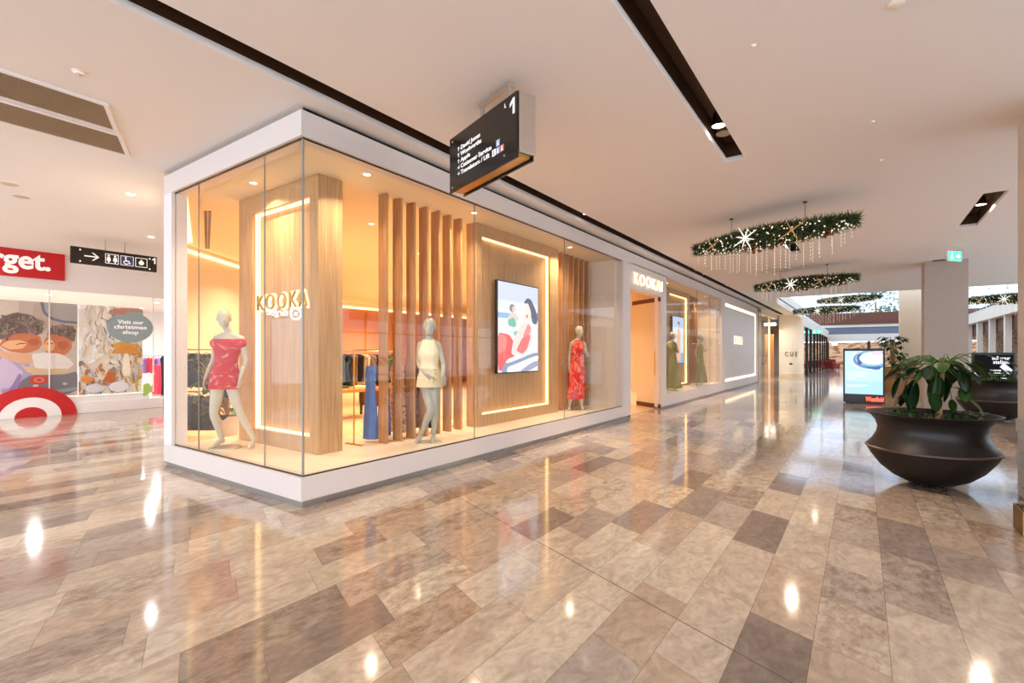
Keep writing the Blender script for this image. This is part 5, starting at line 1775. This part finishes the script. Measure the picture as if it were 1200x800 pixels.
# ------------------------------------------------------------------ planters
BOWL = [(0, 0.0), (0.10, 0.0), (0.24, 0.03), (0.38, 0.10), (0.50, 0.205), (0.60, 0.345), (0.648, 0.44), (0.635, 0.455), (0.575, 0.53), (0.535, 0.61), (0.525, 0.68), (0.545, 0.755), (0.595, 0.825), (0.655, 0.862), (0.658, 0.870), (0.64, 0.870), (0.56, 0.80), (0.50, 0.74), (0, 0.74)]


def planter(label, loc, s):
    t = thing('bowl_planter', label, 'planter', loc, 0)
    bm = lathe(bmesh.new(), [(r * s, z * s) for r, z in BOWL[:-3]] + [(0.56 * s, 0.80 * s), (0.50 * s, 0.73 * s)], 96)
    bw = new_obj('bowl', bm, M_BOWL, t, smooth=True)
    new_obj('seam', lathe(bmesh.new(), [(0.636 * s, 0.425 * s), (0.654 * s, 0.432 * s), (0.654 * s, 0.446 * s), (0.634 * s, 0.454 * s)], 96), mat('seam_bronze', rgb(84, 60, 46), 0.35), bw, smooth=True)
    new_obj('soil', lathe(bmesh.new(), [(0, 0.79 * s), (0.3 * s, 0.785 * s), (0.53 * s, 0.77 * s), (0.53 * s, 0.74 * s), (0, 0.74 * s)], 40), M_SOIL, t)
    return t


pb = at(1090, 414, 6.08)
planter('large dark bronze bowl planter in the right foreground', (pb.x, pb.y, 0), 1.0)
# plant with a pale cane and drooping broad leaves
t = thing('potted_plant', 'plant with pale cane and drooping broad leaves in the front bowl planter', 'plant', (pb.x, pb.y, 0.79), YAW)
stem = bmesh.new()
tube(stem, [(0.10, 0.0, -0.02), (0.13, 0.0, 0.30), (0.15, 0.0, 0.66)], [0.034, 0.030, 0.026], 12)
new_obj('cane', stem, M_STEM, t, smooth=True)
rnd = random.Random(21)
bm = bmesh.new()
st = bmesh.new()


def PX(cx, cz, y=0.0):
    return Vector(((cx - 690) * 0.0013 + 0.15, y, (700 - cz) * 0.0013))


blades = [(400, 150, 320, 330, .11, 1), (470, 135, 350, 260, .10, 0), (470, 215, 400, 310, .20, 0), (520, 200, 450, 330, .17, 0), (600, 195, 640, 390, .20, 0), (660, 200, 600, 330, .18, 0), (575, 330, 590, 640, .17, 0), (610, 300, 560, 520, .16, 0),
          (385, 300, 365, 510, .13, 0), (380, 450, 330, 585, .10, 1), (470, 380, 420, 510, .16, 1), (505, 440, 495, 600, .15, 0), (430, 330, 400, 480, .15, 0),
          (740, 230, 750, 440, .21, 0), (720, 300, 700, 520, .17, 0), (820, 250, 845, 370, .17, 0), (790, 390, 775, 520, .15, 1), (795, 490, 835, 625, .09, 1), (870, 195, 960, 360, .16, 0), (930, 170, 1010, 320, .18, 1), (1000, 135, 1080, 300, .19, 0), (850, 160, 930, 300, .15, 0), (700, 390, 770, 480, .12, 0),
          (640, 180, 540, 260, .17, 0), (720, 180, 800, 300, .18, 0), (560, 160, 480, 270, .15, 1), (780, 150, 880, 260, .15, 0), (1040, 120, 1130, 230, .16, 1), (340, 180, 300, 300, .09, 1)]
top = PX(690, 195)
for i, (bx, bz, tx, tz, wd, mi) in enumerate(blades * 2):
    dep = rnd.uniform(-0.30, 0.05) if i < len(blades) else rnd.uniform(0.10, 0.42)
    if bx < 480:
        dep = abs(dep) * 0.5
        bx, tx = bx + 25, tx + 25
    jx, jz = (0, 0) if i < len(blades) else (rnd.uniform(-15, 50), rnd.uniform(-20, 40))
    b0 = PX(bx + jx, bz + jz, dep * (0.4 + abs(bx - 690) / 400))
    tip = PX(tx + jx, tz + jz, dep * (0.6 + abs(tx - 690) / 350))
    mid = top.lerp(b0, 0.55) + Vector((0, 0, 0.06 + 0.10 * abs(b0.x - top.x)))
    pts, rr = spline([top, mid, b0], [0.008, 0.006, 0.005], 5)
    tube(st, pts, rr, 6)
    leaf_bm(bm, b0, (tip - b0) + Vector((0, 0, 0.08)), (tip - b0).length * 1.08, wd, 0.55, mi=mi, fold=0.22)
new_obj('foliage', solid(bm), [M_LEAF, M_LEAFL], t)
new_obj('leaf_stalks', st, M_LEAFL, t, smooth=True)


def clump(label, loc, n, seed, s=1.0, group='low green plants around the rim'):
    t = thing('low_plant', label, 'plant', loc, 0, group)
    r_ = random.Random(seed)
    b_ = bmesh.new()
    s_ = bmesh.new()
    for i in range(n):
        a = r_.uniform(0, 2 * PI)
        e = Vector((math.cos(a) * r_.uniform(0.01, 0.07) * s, math.sin(a) * r_.uniform(0.01, 0.07) * s, r_.uniform(0.03, 0.12) * s))
        leaf_bm(b_, e, (math.cos(a), math.sin(a), 0.4), r_.uniform(0.06, 0.10) * s, r_.uniform(0.045, 0.07) * s, 1.0, mi=r_.randint(0, 1), seg=5)
        tube(s_, [(0, 0, -0.02), e], 0.003 * s, 5)
    new_obj('foliage', solid(b_, 0.0015), [M_LEAFL, M_LEAF], t)
    new_obj('stem', s_, M_LEAFL, t)
    return t


for i, (u, dz, lb) in enumerate([(1052, 0, 'at the left side of the front bowl planter'), (1067, -0.1, 'second from the left in the front bowl planter'), (1083, -0.15, 'left of the pale cane in the front bowl planter'),
                                 (1110, -0.12, 'just right of the pale cane in the front bowl planter'), (1130, -0.05, 'right of the cane in the front bowl planter'), (1143, 0.0, 'at the right side of the front bowl planter')]):
    q = at(u, 480, 6.0 + dz)
    clump('low leafy green plant ' + lb, (q.x, q.y, 0.785), 16, 40 + i, 1.0)

pb2 = at(1166, 414, 11.9)
pb2 = Vector((pb2.x, pb2.y, 0))
planter('second dark bronze bowl planter beside the right column', (pb2.x, pb2.y, 0), 1.12)
t = thing('potted_plant', 'low green plant filling the second bowl planter', 'plant', (pb2.x, pb2.y, 0.88), 0)
bm = bmesh.new()
st = bmesh.new()
for i in range(90):
    a = rnd.uniform(0, 2 * PI)
    rad = rnd.uniform(0.0, 0.55)
    e = Vector((math.cos(a) * rad, math.sin(a) * rad, rnd.uniform(0.02, 0.30)))
    tube(st, [(e.x * 0.7, e.y * 0.7, -0.03), e], [0.006, 0.004], 5)
    leaf_bm(bm, e, (math.cos(a), math.sin(a), 0.5), rnd.uniform(0.14, 0.24), rnd.uniform(0.07, 0.11), 1.6, mi=rnd.randint(0, 1))
new_obj('foliage', solid(bm), [M_LEAF, M_LEAFL], t)
new_obj('stem', st, M_LEAFL, t)


# digital totems
def totem(label, a, b, ztop, zs, shapes, bright, foot=0.0):
    """upright advertising screen standing between floor points a (left) and b (right)"""
    d = Vector((b.x - a.x, b.y - a.y))
    W = d.length
    t = thing('advertising_totem', label, 'advertising screen', (a.x, a.y, 0.0), math.atan2(d.y, d.x))
    bm = bmesh.new()
    box(bm, 0, W, 0, 0.16, foot, ztop, bevel=0.012)
    hs = new_obj('housing', bm, M_BLACK, t)
    new_obj('foot', B(0.06, W - 0.06, -0.05, 0.21, 0, foot + 0.02, bevel=0.005), M_DARKM, t)
    o = picture('display', hs, W - 0.10, ztop - zs - 0.08, shapes, bright, y=0.0)
    o.location = (0.05, -0.001, zs)
    return t, W


wreath = [(R0, (196, 228, 240)), (rc(0, 1, 0, 0.30), (180, 222, 238)), (ell_pts(0.72, 0.80, 0.62, 0.26, 40), (214, 236, 246)),
          (ell_pts(0.72, 0.80, 0.50, 0.215, 40), (120, 150, 200)), (ell_pts(0.66, 0.70, 0.30, 0.10, 20, rot=-0.3), (86, 110, 180)),
          (ell_pts(0.72, 0.82, 0.44, 0.18, 40), (140, 200, 206)), (ell_pts(0.42, 0.84, 0.10, 0.10, 14), (80, 120, 170)), (ell_pts(0.40, 0.74, 0.06, 0.06, 12), (110, 90, 160)),
          (ell_pts(0.75, 0.83, 0.36, 0.145, 40), (236, 240, 248)), (ell_pts(0.85, 0.95, 0.14, 0.05, 16), (230, 210, 232)), (ell_pts(0.36, 0.96, 0.05, 0.03, 12), (230, 190, 210))]
for z, w in ((0.50, 0.55), (0.465, 0.62), (0.43, 0.50), (0.395, 0.56), (0.34, 0.20), (0.20, 0.60), (0.165, 0.42)):
    winter_line = rc(0.06, 0.06 + w, z, z + 0.014)
    wreath.append((winter_line, (240, 248, 252)))
a, b = at(988, 471.5, 16.2), at(1037, 474, 15.5)
t, W = totem('black advertising totem with a pale blue screen showing a blue wreath', at_z(988, 471.5, 0.0), at_z(1037, 474, 0.0), 1.76, 0.30, wreath, 1.05, 0.03)
new_obj('lettering', text_bm('Westfield', 0.19, 0.01, width=0.46, bold=0.004, org=(W * 0.55, 0.09), y=-0.001, shear=0.15), glow('red_lit', (1.0, 0.06, 0.03, 1), 5.0), t)
dark_ad = [(R0, (24, 24, 30)), ([(0.02, 0.22), (0.14, 0.30), (0.22, 0.56), (0.10, 0.74), (0.02, 0.70)], (226, 228, 240)), ([(0.66, 0.66), (0.90, 0.44), (0.98, 0.58), (0.76, 0.78)], (232, 232, 244))]
t, W = totem('black advertising screen with white words behind the second bowl planter', at_z(1139, 466, 0.0), at_z(1190, 468, 0.0), 1.63, 0.30, dark_ad, 1.0, 0.05)
M_LITW = glow('white_lit', (0.9, 0.92, 1, 1), 1.2)
new_obj('lettering', text_bm('sell your', 0.17, 0.006, width=0.46, bold=0.003, org=(0.52, 1.38), y=-0.012), M_LITW, t)
new_obj('lettering', text_bm('station', 0.17, 0.006, width=0.40, bold=0.003, org=(0.55, 1.24), y=-0.012), M_LITW, t)
for k, w in enumerate((0.30, 0.46, 0.40, 0.44)):
    new_obj('text_line', B(0.45, 0.45 + w, -0.016, -0.012, 0.98 - k * 0.09, 1.02 - k * 0.09), M_LITW, t)

# pots by the blue screen
p = at(1046, 455, 20.6)
t = thing('potted_plant', 'leafy plant in a tall ochre pot just right of the blue advertising totem', 'plant', (p.x, p.y, 0), 0)
new_obj('pot', lathe(bmesh.new(), [(0, 0), (0.34, 0), (0.42, 0.2), (0.46, 0.6), (0.44, 1.0), (0.47, 1.04), (0.40, 1.04), (0.38, 0.95), (0, 0.95)], 40), M_POT, t, smooth=True)
bm = bmesh.new()
st = bmesh.new()
for i in range(70):
    a = rnd.uniform(0, 2 * PI)
    rad = rnd.uniform(0.08, 0.42)
    e = Vector((math.cos(a) * rad, math.sin(a) * rad, rnd.uniform(1.05, 2.3)))
    tube(st, [(0, 0, 0.95), (e.x * 0.4, e.y * 0.4, 0.95 + (e.z - 0.95) * 0.7), e], [0.012, 0.009, 0.006], 5)
    leaf_bm(bm, e, (math.cos(a), math.sin(a), 0.3), rnd.uniform(0.25, 0.4), rnd.uniform(0.14, 0.22), 1.8, mi=rnd.randint(0, 1))
new_obj('foliage', solid(bm), [M_LEAF, M_LEAFL], t)
new_obj('stem', st, M_STEM, t)
p = at(1068, 460, 18.5)
t = thing('potted_plant', 'spreading plant in a low wide stone pot behind the front bowl planter', 'plant', (p.x, p.y, 0), 0)
new_obj('pot', lathe(bmesh.new(), [(0, 0), (0.34, 0), (0.52, 0.3), (0.56, 0.62), (0.58, 0.66), (0.50, 0.66), (0.48, 0.56), (0, 0.56)], 40), M_POTS, t, smooth=True)
bm = bmesh.new()
st = bmesh.new()
for i in range(60):
    a = rnd.uniform(0, 2 * PI)
    rad = rnd.uniform(0.1, 0.5)
    e = Vector((math.cos(a) * rad, math.sin(a) * rad, rnd.uniform(0.66, 1.35)))
    tube(st, [(0, 0, 0.56), e], [0.012, 0.006], 5)
    leaf_bm(bm, e, (math.cos(a), math.sin(a), 0.4), rnd.uniform(0.25, 0.42), rnd.uniform(0.12, 0.2), 1.6, mi=rnd.randint(0, 1))
new_obj('foliage', solid(bm), [M_LEAF, M_LEAFL], t)
new_obj('stem', st, M_STEM, t)

# gold box of foliage at the right edge
q0 = at(1187, 617, 4.6) - Vector((0, 0.34, 0))
t = thing('planter_box', 'gold metal planter box with foliage at the bottom of the right column', 'planter', (q0.x, q0.y, 0), 0)
bm = bmesh.new()
ring_box(bm, 0, 0.5, 0, 0.22, 0.012, 0, 0.32)
bm.free()
bm = bmesh.new()
box(bm, 0, 0.5, 0, 0.012, 0, 0.22, bevel=0.003)
box(bm, 0, 0.5, 0.328, 0.34, 0, 0.22, bevel=0.003)
box(bm, 0, 0.012, 0.012, 0.328, 0, 0.22)
box(bm, 0.488, 0.5, 0.012, 0.328, 0, 0.22)
new_obj('box', bm, M_BRASS, t)
new_obj('soil', B(0.012, 0.488, 0.012, 0.328, 0.0, 0.20), M_SOIL, t)
new_obj('branch', tube(bmesh.new(), [(0.02, 0.05, 0.23), (0.16, 0.06, 0.27), (0.4, 0.1, 0.27)], [0.022, 0.02, 0.018], 10), M_STEM, t, smooth=True)
bm = bmesh.new()
for i in range(40):
    a = rnd.uniform(0, 2 * PI)
    e = Vector((rnd.uniform(0.05, 0.45), rnd.uniform(0.06, 0.28), rnd.uniform(0.21, 0.40)))
    leaf_bm(bm, e, (math.cos(a), math.sin(a), 0.6), rnd.uniform(0.07, 0.13), rnd.uniform(0.03, 0.06), 1.0, mi=rnd.randint(0, 1), seg=5)
new_obj('foliage', solid(bm, 0.0015), [M_LEAF, M_LEAFL], t)

# exit signs
def exit_sign(label, loc, rotz, w, h, up):
    t = thing('exit_sign', label, 'sign', loc, rotz)
    new_obj('body', B(-w / 2, w / 2, -0.02, 0.02, 0, h, bevel=0.004), M_WHITE, t)
    bm = bmesh.new()
    slab(bm, rc(-w / 2 + 0.01, w / 2 - 0.01, 0.01, h - 0.01), -0.024, -0.0205, 0)
    # running figure and arrow
    slab(bm, ell_pts(-w * 0.22, h * 0.76, h * 0.08, h * 0.08, 10), -0.027, -0.024, 1)
    slab(bm, [(-w * 0.30, h * 0.16), (-w * 0.24, h * 0.16), (-w * 0.21, h * 0.38), (-w * 0.14, h * 0.18), (-w * 0.09, h * 0.2), (-w * 0.17, h * 0.48), (-w * 0.18, h * 0.66), (-w * 0.27, h * 0.66)], -0.027, -0.024, 1)
    slab(bm, [(w * 0.05, h * 0.44), (w * 0.22, h * 0.44), (w * 0.22, h * 0.26), (w * 0.38, h * 0.5), (w * 0.22, h * 0.74), (w * 0.22, h * 0.56), (w * 0.05, h * 0.56)], -0.027, -0.024, 1)
    new_obj('legend', bm, [glow('exit_green', (0.10, 0.75, 0.42, 1), 1.6), glow('exit_white', (0.9, 1, 0.95, 1), 2.0)], t)
    new_obj('rod', B(-0.015, 0.015, -0.01, 0.01, h, up, bevel=0.001), M_SILVER, t)
    return t


p = at(1118, 306, 12.0)
exit_sign('green lit exit sign hanging before the grey mosaic pillar', (p.x, p.y, p.z), YAW + 0.2, 0.42, 0.24, HZ - p.z)
p = at(957, 391, 40.0)
exit_sign('small green exit sign far down the corridor', (p.x, p.y, p.z), YAW * 0.3, 0.75, 0.30, 3.46 + 0.3 - p.z)

# ------------------------------------------------------------------ shops beyond
struct('wall_post', B(-4.95, XA + 0.02, 30.28, 31.4, 0, HZ), mat('grey_mirror', rgb(150, 132, 122), 0.15, metal=0.7), 'grey reflective post after the lit panel', 'post')
M_GLOWWALL = mat('bright_yellow_wall', rgb(250, 236, 180), 0.7)
bm = bmesh.new()
box(bm, -8.0, -6.0, 31.4, 31.5, 0, HZ)
box(bm, -6.1, -6.0, 31.5, 38.0, 0, HZ)
struct('wall_bright', bm, M_GLOWWALL, 'bright yellow inner wall of the shop beyond', 'wall')
w6 = bpy.data.objects.new('window_6', None)
C.objects.link(w6)
w6['kind'] = 'structure'
tag(w6, 'tall glass window of the bright yellow shop beyond', 'window')
new_obj('pane', B(XA - 0.05, XA - 0.04, 31.4, 34.8, 0.0, 3.9), M_GLASS, w6)
new_obj('frame', B(XA - 0.1, XA, 34.75, 34.95, 0, 3.9), M_WALLW, w6)
downlight('added downlight brightening the yellow shop beyond', (-5.4, 33.0, HZ), 0.09, M_LENS, 'added downlights in the yellow shop', 160.0, (1.0, 0.9, 0.65), 160)  # lamp added to brighten the yellow wall
new_obj('header', B(XA - 0.2, XA, 31.4, 38.0, 3.9, HZ), M_WALLW, w6)
o = thing('timber_door', 'narrow timber door in the recess left of the letter sign wall', 'door', (-5.4, 37.6, 0.0), 0)
new_obj('leaf', B(0, 0.55, -0.04, 0.0, 0, 2.9, bevel=0.004), M_WOODO, o)
new_obj('handle', tube(bmesh.new(), [(0.08, -0.09, 0.9), (0.08, -0.09, 1.6)], 0.02, 8), M_BLACK, o)
t = thing('wall_light', 'bright white light above the timber door', 'light', (-5.2, 37.5, 3.5), 0)
new_obj('tube_lamp', B(-0.2, 0.45, -0.06, 0.0, 0, 0.14, bevel=0.01), glow('white_tube', (1, 0.92, 0.8, 1), 8.0), t)
new_obj('backplate', B(-0.25, 0.5, 0.0, 0.03, -0.04, 0.18), M_WHITE, t)
lamp('lamp', t, (0.1, -0.5, 0.2), 40, (1, 0.88, 0.7), 0.3, 170)
struct('wall_letters', B(-4.6, -3.15, 38.0, 38.2, 0, HZ), M_WALLW, 'cream wall end with three spaced letters', 'wall')
struct('baseboard_letters', B(-4.6, -3.15, 37.96, 38.0, 0, 0.25), mat('cream_base', rgb(226, 206, 178), 0.4), 'cream skirting of the letter wall', 'baseboard')
t = thing('shop_sign', 'small dark spaced letters on the cream wall end', 'sign', (-4.25, 37.99, 1.42), 0.0)
bm = text_bm('C U E', 0.42, 0.02, width=0.72, org=(0, 0.0), y=0)
new_obj('lettering', bm, M_BLACK, t)
bm = bmesh.new()
box(bm, 0.27, 0.45, -0.012, -0.002, -0.56, -0.46)
new_obj('plaque', bm, M_DARKM, t)

# corridor left side beyond
M_DARKSHOP = mat('dark_shop', rgb(70, 58, 54), 0.5)
bm = bmesh.new()
box(bm, -3.4, -3.2, 38.2, 70, 3.46, HZ)
box(bm, -3.25, -3.2, 25.8, 38.2, 3.9, HZ + 0.5)
struct('trim_16', bm, M_WALLW, 'cream bulkhead along the left of the far corridor', 'bulkhead')
bm = bmesh.new()
for i in range(9):
    y = 38.4 + i * 3.5
    box(bm, -3.35, -3.2, y, y + 0.18, 0, 3.46)
struct('trim_17', bm, M_DARKM, 'dark frames of the far shopfronts', 'frame')
struct('wall_far_left', B(-6.5, -6.3, 38.2, 70, 0, HZ), mat('far_shop_inner', rgb(190, 150, 120), 0.7, noise_amt=0.4, noise_scale=1.2), 'inner wall of the far left shops', 'wall')
w7 = bpy.data.objects.new('window_7', None)
C.objects.link(w7)
w7['kind'] = 'structure'
tag(w7, 'glass shopfront at the start of the far corridor', 'window')
new_obj('pane', B(-3.3, -3.29, 38.3, 48.0, 0, 3.46), glass_mat('blue_glass', (0.8, 0.86, 0.9, 1), 3.0), w7)
# far end of the hall
bm = bmesh.new()
box(bm, -12, 24, 70, 70.3, 3.0, 3.85)
struct('wall_far', bm, M_WALLW, 'white band across the far end of the hall', 'wall')
struct('wall_far_grey', B(-12, 24, 70.1, 70.4, 3.85, 4.65), mat('far_grey', rgb(112, 116, 130), 0.5), 'blue grey band across the far end of the hall', 'wall')
struct('wall_far_white', B(-12, 24, 70.0, 70.3, 4.65, 4.95), M_WALLW, 'thin white band across the far end of the hall', 'wall')
struct('wall_far_timber', B(-12, 24, 69.9, 70.2, 4.95, 6.3), M_WOODR, 'red timber band across the far end of the hall', 'wall')
bm = bmesh.new()
for i in range(10):
    box(bm, -12 + i * 4.0, -11.85 + i * 4.0, 70.0, 70.2, 6.3, 12)
box(bm, -12, 24, 70.0, 70.2, 8.2, 8.28)
struct('window_8', bm, M_WALLW, 'white mullions of the far clerestory', 'window')
w9 = bpy.data.objects.new('window_9', None)
C.objects.link(w9)
w9['kind'] = 'structure'  # tint and unseen roof and side panes added to dim the sky
tag(w9, 'far clerestory glass and added unseen panes, tinted to dim the sky', 'window')
new_obj('pane', B(-12, 24, 70.08, 70.1, 6.3, 12), M_TINT, w9)
new_obj('dimming_roof_pane', B(-12, 24, 25.0, 70.1, 12.0, 12.02), M_TINT, w9)
for x in (-12.0, 24.0):
    new_obj('dimming_side_pane', B(x - 0.01, x + 0.01, 25.0, 70.1, 4.3, 12.0), M_TINT, w9)
new_obj('dimming_near_pane', B(-12, 24, 24.98, 25.0, 4.3, 12.0), M_TINT, w9)
bm = bmesh.new()
box(bm, -12, 24, 76.0, 76.2, 0, 3.0)
struct('wall_far_shop', bm, pattern_mat('far_shop_goods', [(0.0, rgb(60, 44, 38)), (0.4, rgb(150, 100, 70)), (0.55, rgb(226, 190, 150)), (0.7, rgb(190, 150, 120)), (1.0, rgb(240, 225, 205))], 1.3, distort=0, stretch=(1, 1, 3)), 'stocked back wall of the shops at the far end', 'wall')
bm = bmesh.new()
for i in range(9):
    x = -11.5 + i * 4.0
    box(bm, x, x + 0.3, 70.0, 70.3, 0, 3.0)
struct('trim_18', bm, M_DARKM, 'dark frames of the shops at the far end', 'frame')
# right bulkhead and shops
bm = bmesh.new()
box(bm, 5.7, 6.1, 25.8, 70, 3.5, HZ + 0.05)
struct('trim_19', bm, M_WALLW, 'cream bulkhead along the right of the atrium', 'bulkhead')
bm = bmesh.new()
for i in range(46):
    box(bm, 5.66, 5.7, 26 + i * 0.95, 26.55 + i * 0.95, HZ, HZ + 0.08)
struct('trim_20', bm, M_BLACK, 'dark dashed edge along the right bulkhead', 'edge trim')
bm = bmesh.new()
for i in range(12):
    y = 27 + i * 3.6
    box(bm, 5.8, 6.05, y, y + 0.3, 0, 3.5)
struct('wall_right_shops', bm, M_WALLW, 'pale frames of the right hand shops', 'frame')
bm = bmesh.new()
box(bm, 10.0, 10.2, 25.8, 70, 0, HZ)
struct('wall_right_inner', bm, pattern_mat('right_shop_goods', [(0.0, rgb(90, 60, 44)), (0.45, rgb(190, 150, 116)), (0.56, rgb(240, 224, 200)), (0.68, rgb(180, 90, 60)), (1.0, rgb(250, 240, 226))], 1.6, distort=0, stretch=(1, 1, 3)), 'stocked back wall of the right hand shops', 'wall')
struct('trim_21', B(6.1, 6.2, 26, 70, 2.75, 3.5), M_WOODR, 'timber louvre band above the right hand shops', 'louvre band')
bm = bmesh.new()
for i in range(12):
    y = 26 + i * 4.0
    box(bm, -3.3, 5.8, y, y + 0.12, 9.0, 9.3)
struct('trim_22', bm, M_WHITE, 'white beams under the atrium rooflight', 'beam')


# far corridor furniture
def armchair(label, loc, rotz, m):
    t = thing('armchair', label, 'armchair', loc, rotz, 'red armchairs in the far corridor')
    new_obj('seat', B(-0.36, 0.36, -0.36, 0.34, 0.16, 0.44, bevel=0.04), m, t)
    new_obj('backrest', B(-0.38, 0.38, 0.26, 0.44, 0.2, 0.92, bevel=0.05), m, t)
    for s in (-1, 1):
        new_obj('armrest', B(min(s * 0.34, s * 0.48), max(s * 0.34, s * 0.48), -0.36, 0.40, 0.16, 0.64, bevel=0.04), m, t)
        for y in (-0.3, 0.32):
            new_obj('leg', tube(bmesh.new(), [(s * 0.38, y, 0), (s * 0.38, y, 0.18)], 0.025, 8), M_DARKM, t)
    return t


M_REDC = mat('red_upholstery', rgb(150, 52, 44), 0.8)
p = at(962, 432, 50)
ac = armchair('nearer red armchair in the far corridor', (p.x, p.y, 0), 0.4, M_REDC)
p = at(973, 428, 58)
dup(ac, 'red armchair further back beside the far shops', (p.x, p.y, 0), -0.5)
p = at(967, 433, 47.5)
dup(ac, 'red armchair facing the nearer one in the far corridor', (p.x + 0.6, p.y, 0), 2.4)
t = thing('globe_lamp', 'round glowing lamp hanging in the far shops', 'lamp', tuple(at(978, 402, 62)), 0)
new_obj('globe', ellip(bmesh.new(), Vector((0, 0, 0)), (0.32, 0.32, 0.32)), glow('globe', (1, 0.8, 0.6, 1), 3.0), t, smooth=True)
new_obj('cord', tube(bmesh.new(), [(0, 0, 0.3), (0, 0, HZ + 0.5 - at(978, 402, 62).z)], 0.02, 6), M_BLACK, t)


def tree(label, loc, h, seed):
    t = thing('tree', label, 'tree', loc, 0, 'trees outside the far clerestory')
    r_ = random.Random(seed)
    new_obj('trunk', tube(bmesh.new(), [(0, 0, 0), (0.1, 0, h * 0.5), (0, 0.1, h * 0.8)], [0.3, 0.22, 0.1], 10), M_STEM, t)
    bm = bmesh.new()
    for i in range(420):
        v = Vector((r_.gauss(0, 1), r_.gauss(0, 1), r_.gauss(0, 0.7)))
        v = v.normalized() * r_.uniform(0.6, 1) * h * 0.30
        e = v + Vector((0, 0, h * 0.75))
        leaf_bm(bm, e, v, r_.uniform(0.5, 0.9), 0.4, 1.0, seg=3)
    new_obj('crown', solid(bm, 0.01), mat('pale_foliage', rgb(150, 170, 140), 0.7), t)
    return t


tr = tree('left tree behind the far clerestory glass', (1.5, 82, 0), 10.5, 5)
dup(tr, 'right tree behind the far clerestory glass', (8.5, 84, 0), 1.0)

# ------------------------------------------------------------------ camera, world, render settings
cam = bpy.data.cameras.new('camera')
cam.sensor_width = 36
cam.lens = 582 / 1200 * 36
cam.shift_y = 14 / 1200
cam.clip_start = 0.05
cam.clip_end = 300
co = bpy.data.objects.new('camera', cam)
C.objects.link(co)
co.location = (0, 0, HC)
co.rotation_euler = (PI / 2, 0, YAW)
scene.camera = co

w = bpy.data.worlds.new('world')
scene.world = w
w.use_nodes = True
nt = w.node_tree
bg = nt.nodes['Background']
bg.inputs['Color'].default_value = (0.845, 0.96, 1.13, 1)
bg.inputs['Strength'].default_value = 3.8

scene.view_settings.view_transform = 'Standard'
scene.view_settings.look = 'None'
scene.view_settings.gamma = 1.0
scene.view_settings.exposure = 0.32
scene.view_settings.use_curve_mapping = False
scene.cycles.max_bounces = 10
scene.cycles.diffuse_bounces = 5
scene.cycles.transparent_max_bounces = 24
scene.cycles.sample_clamp_indirect = 8.0
scene.cycles.caustics_reflective = False
scene.cycles.use_denoising = True
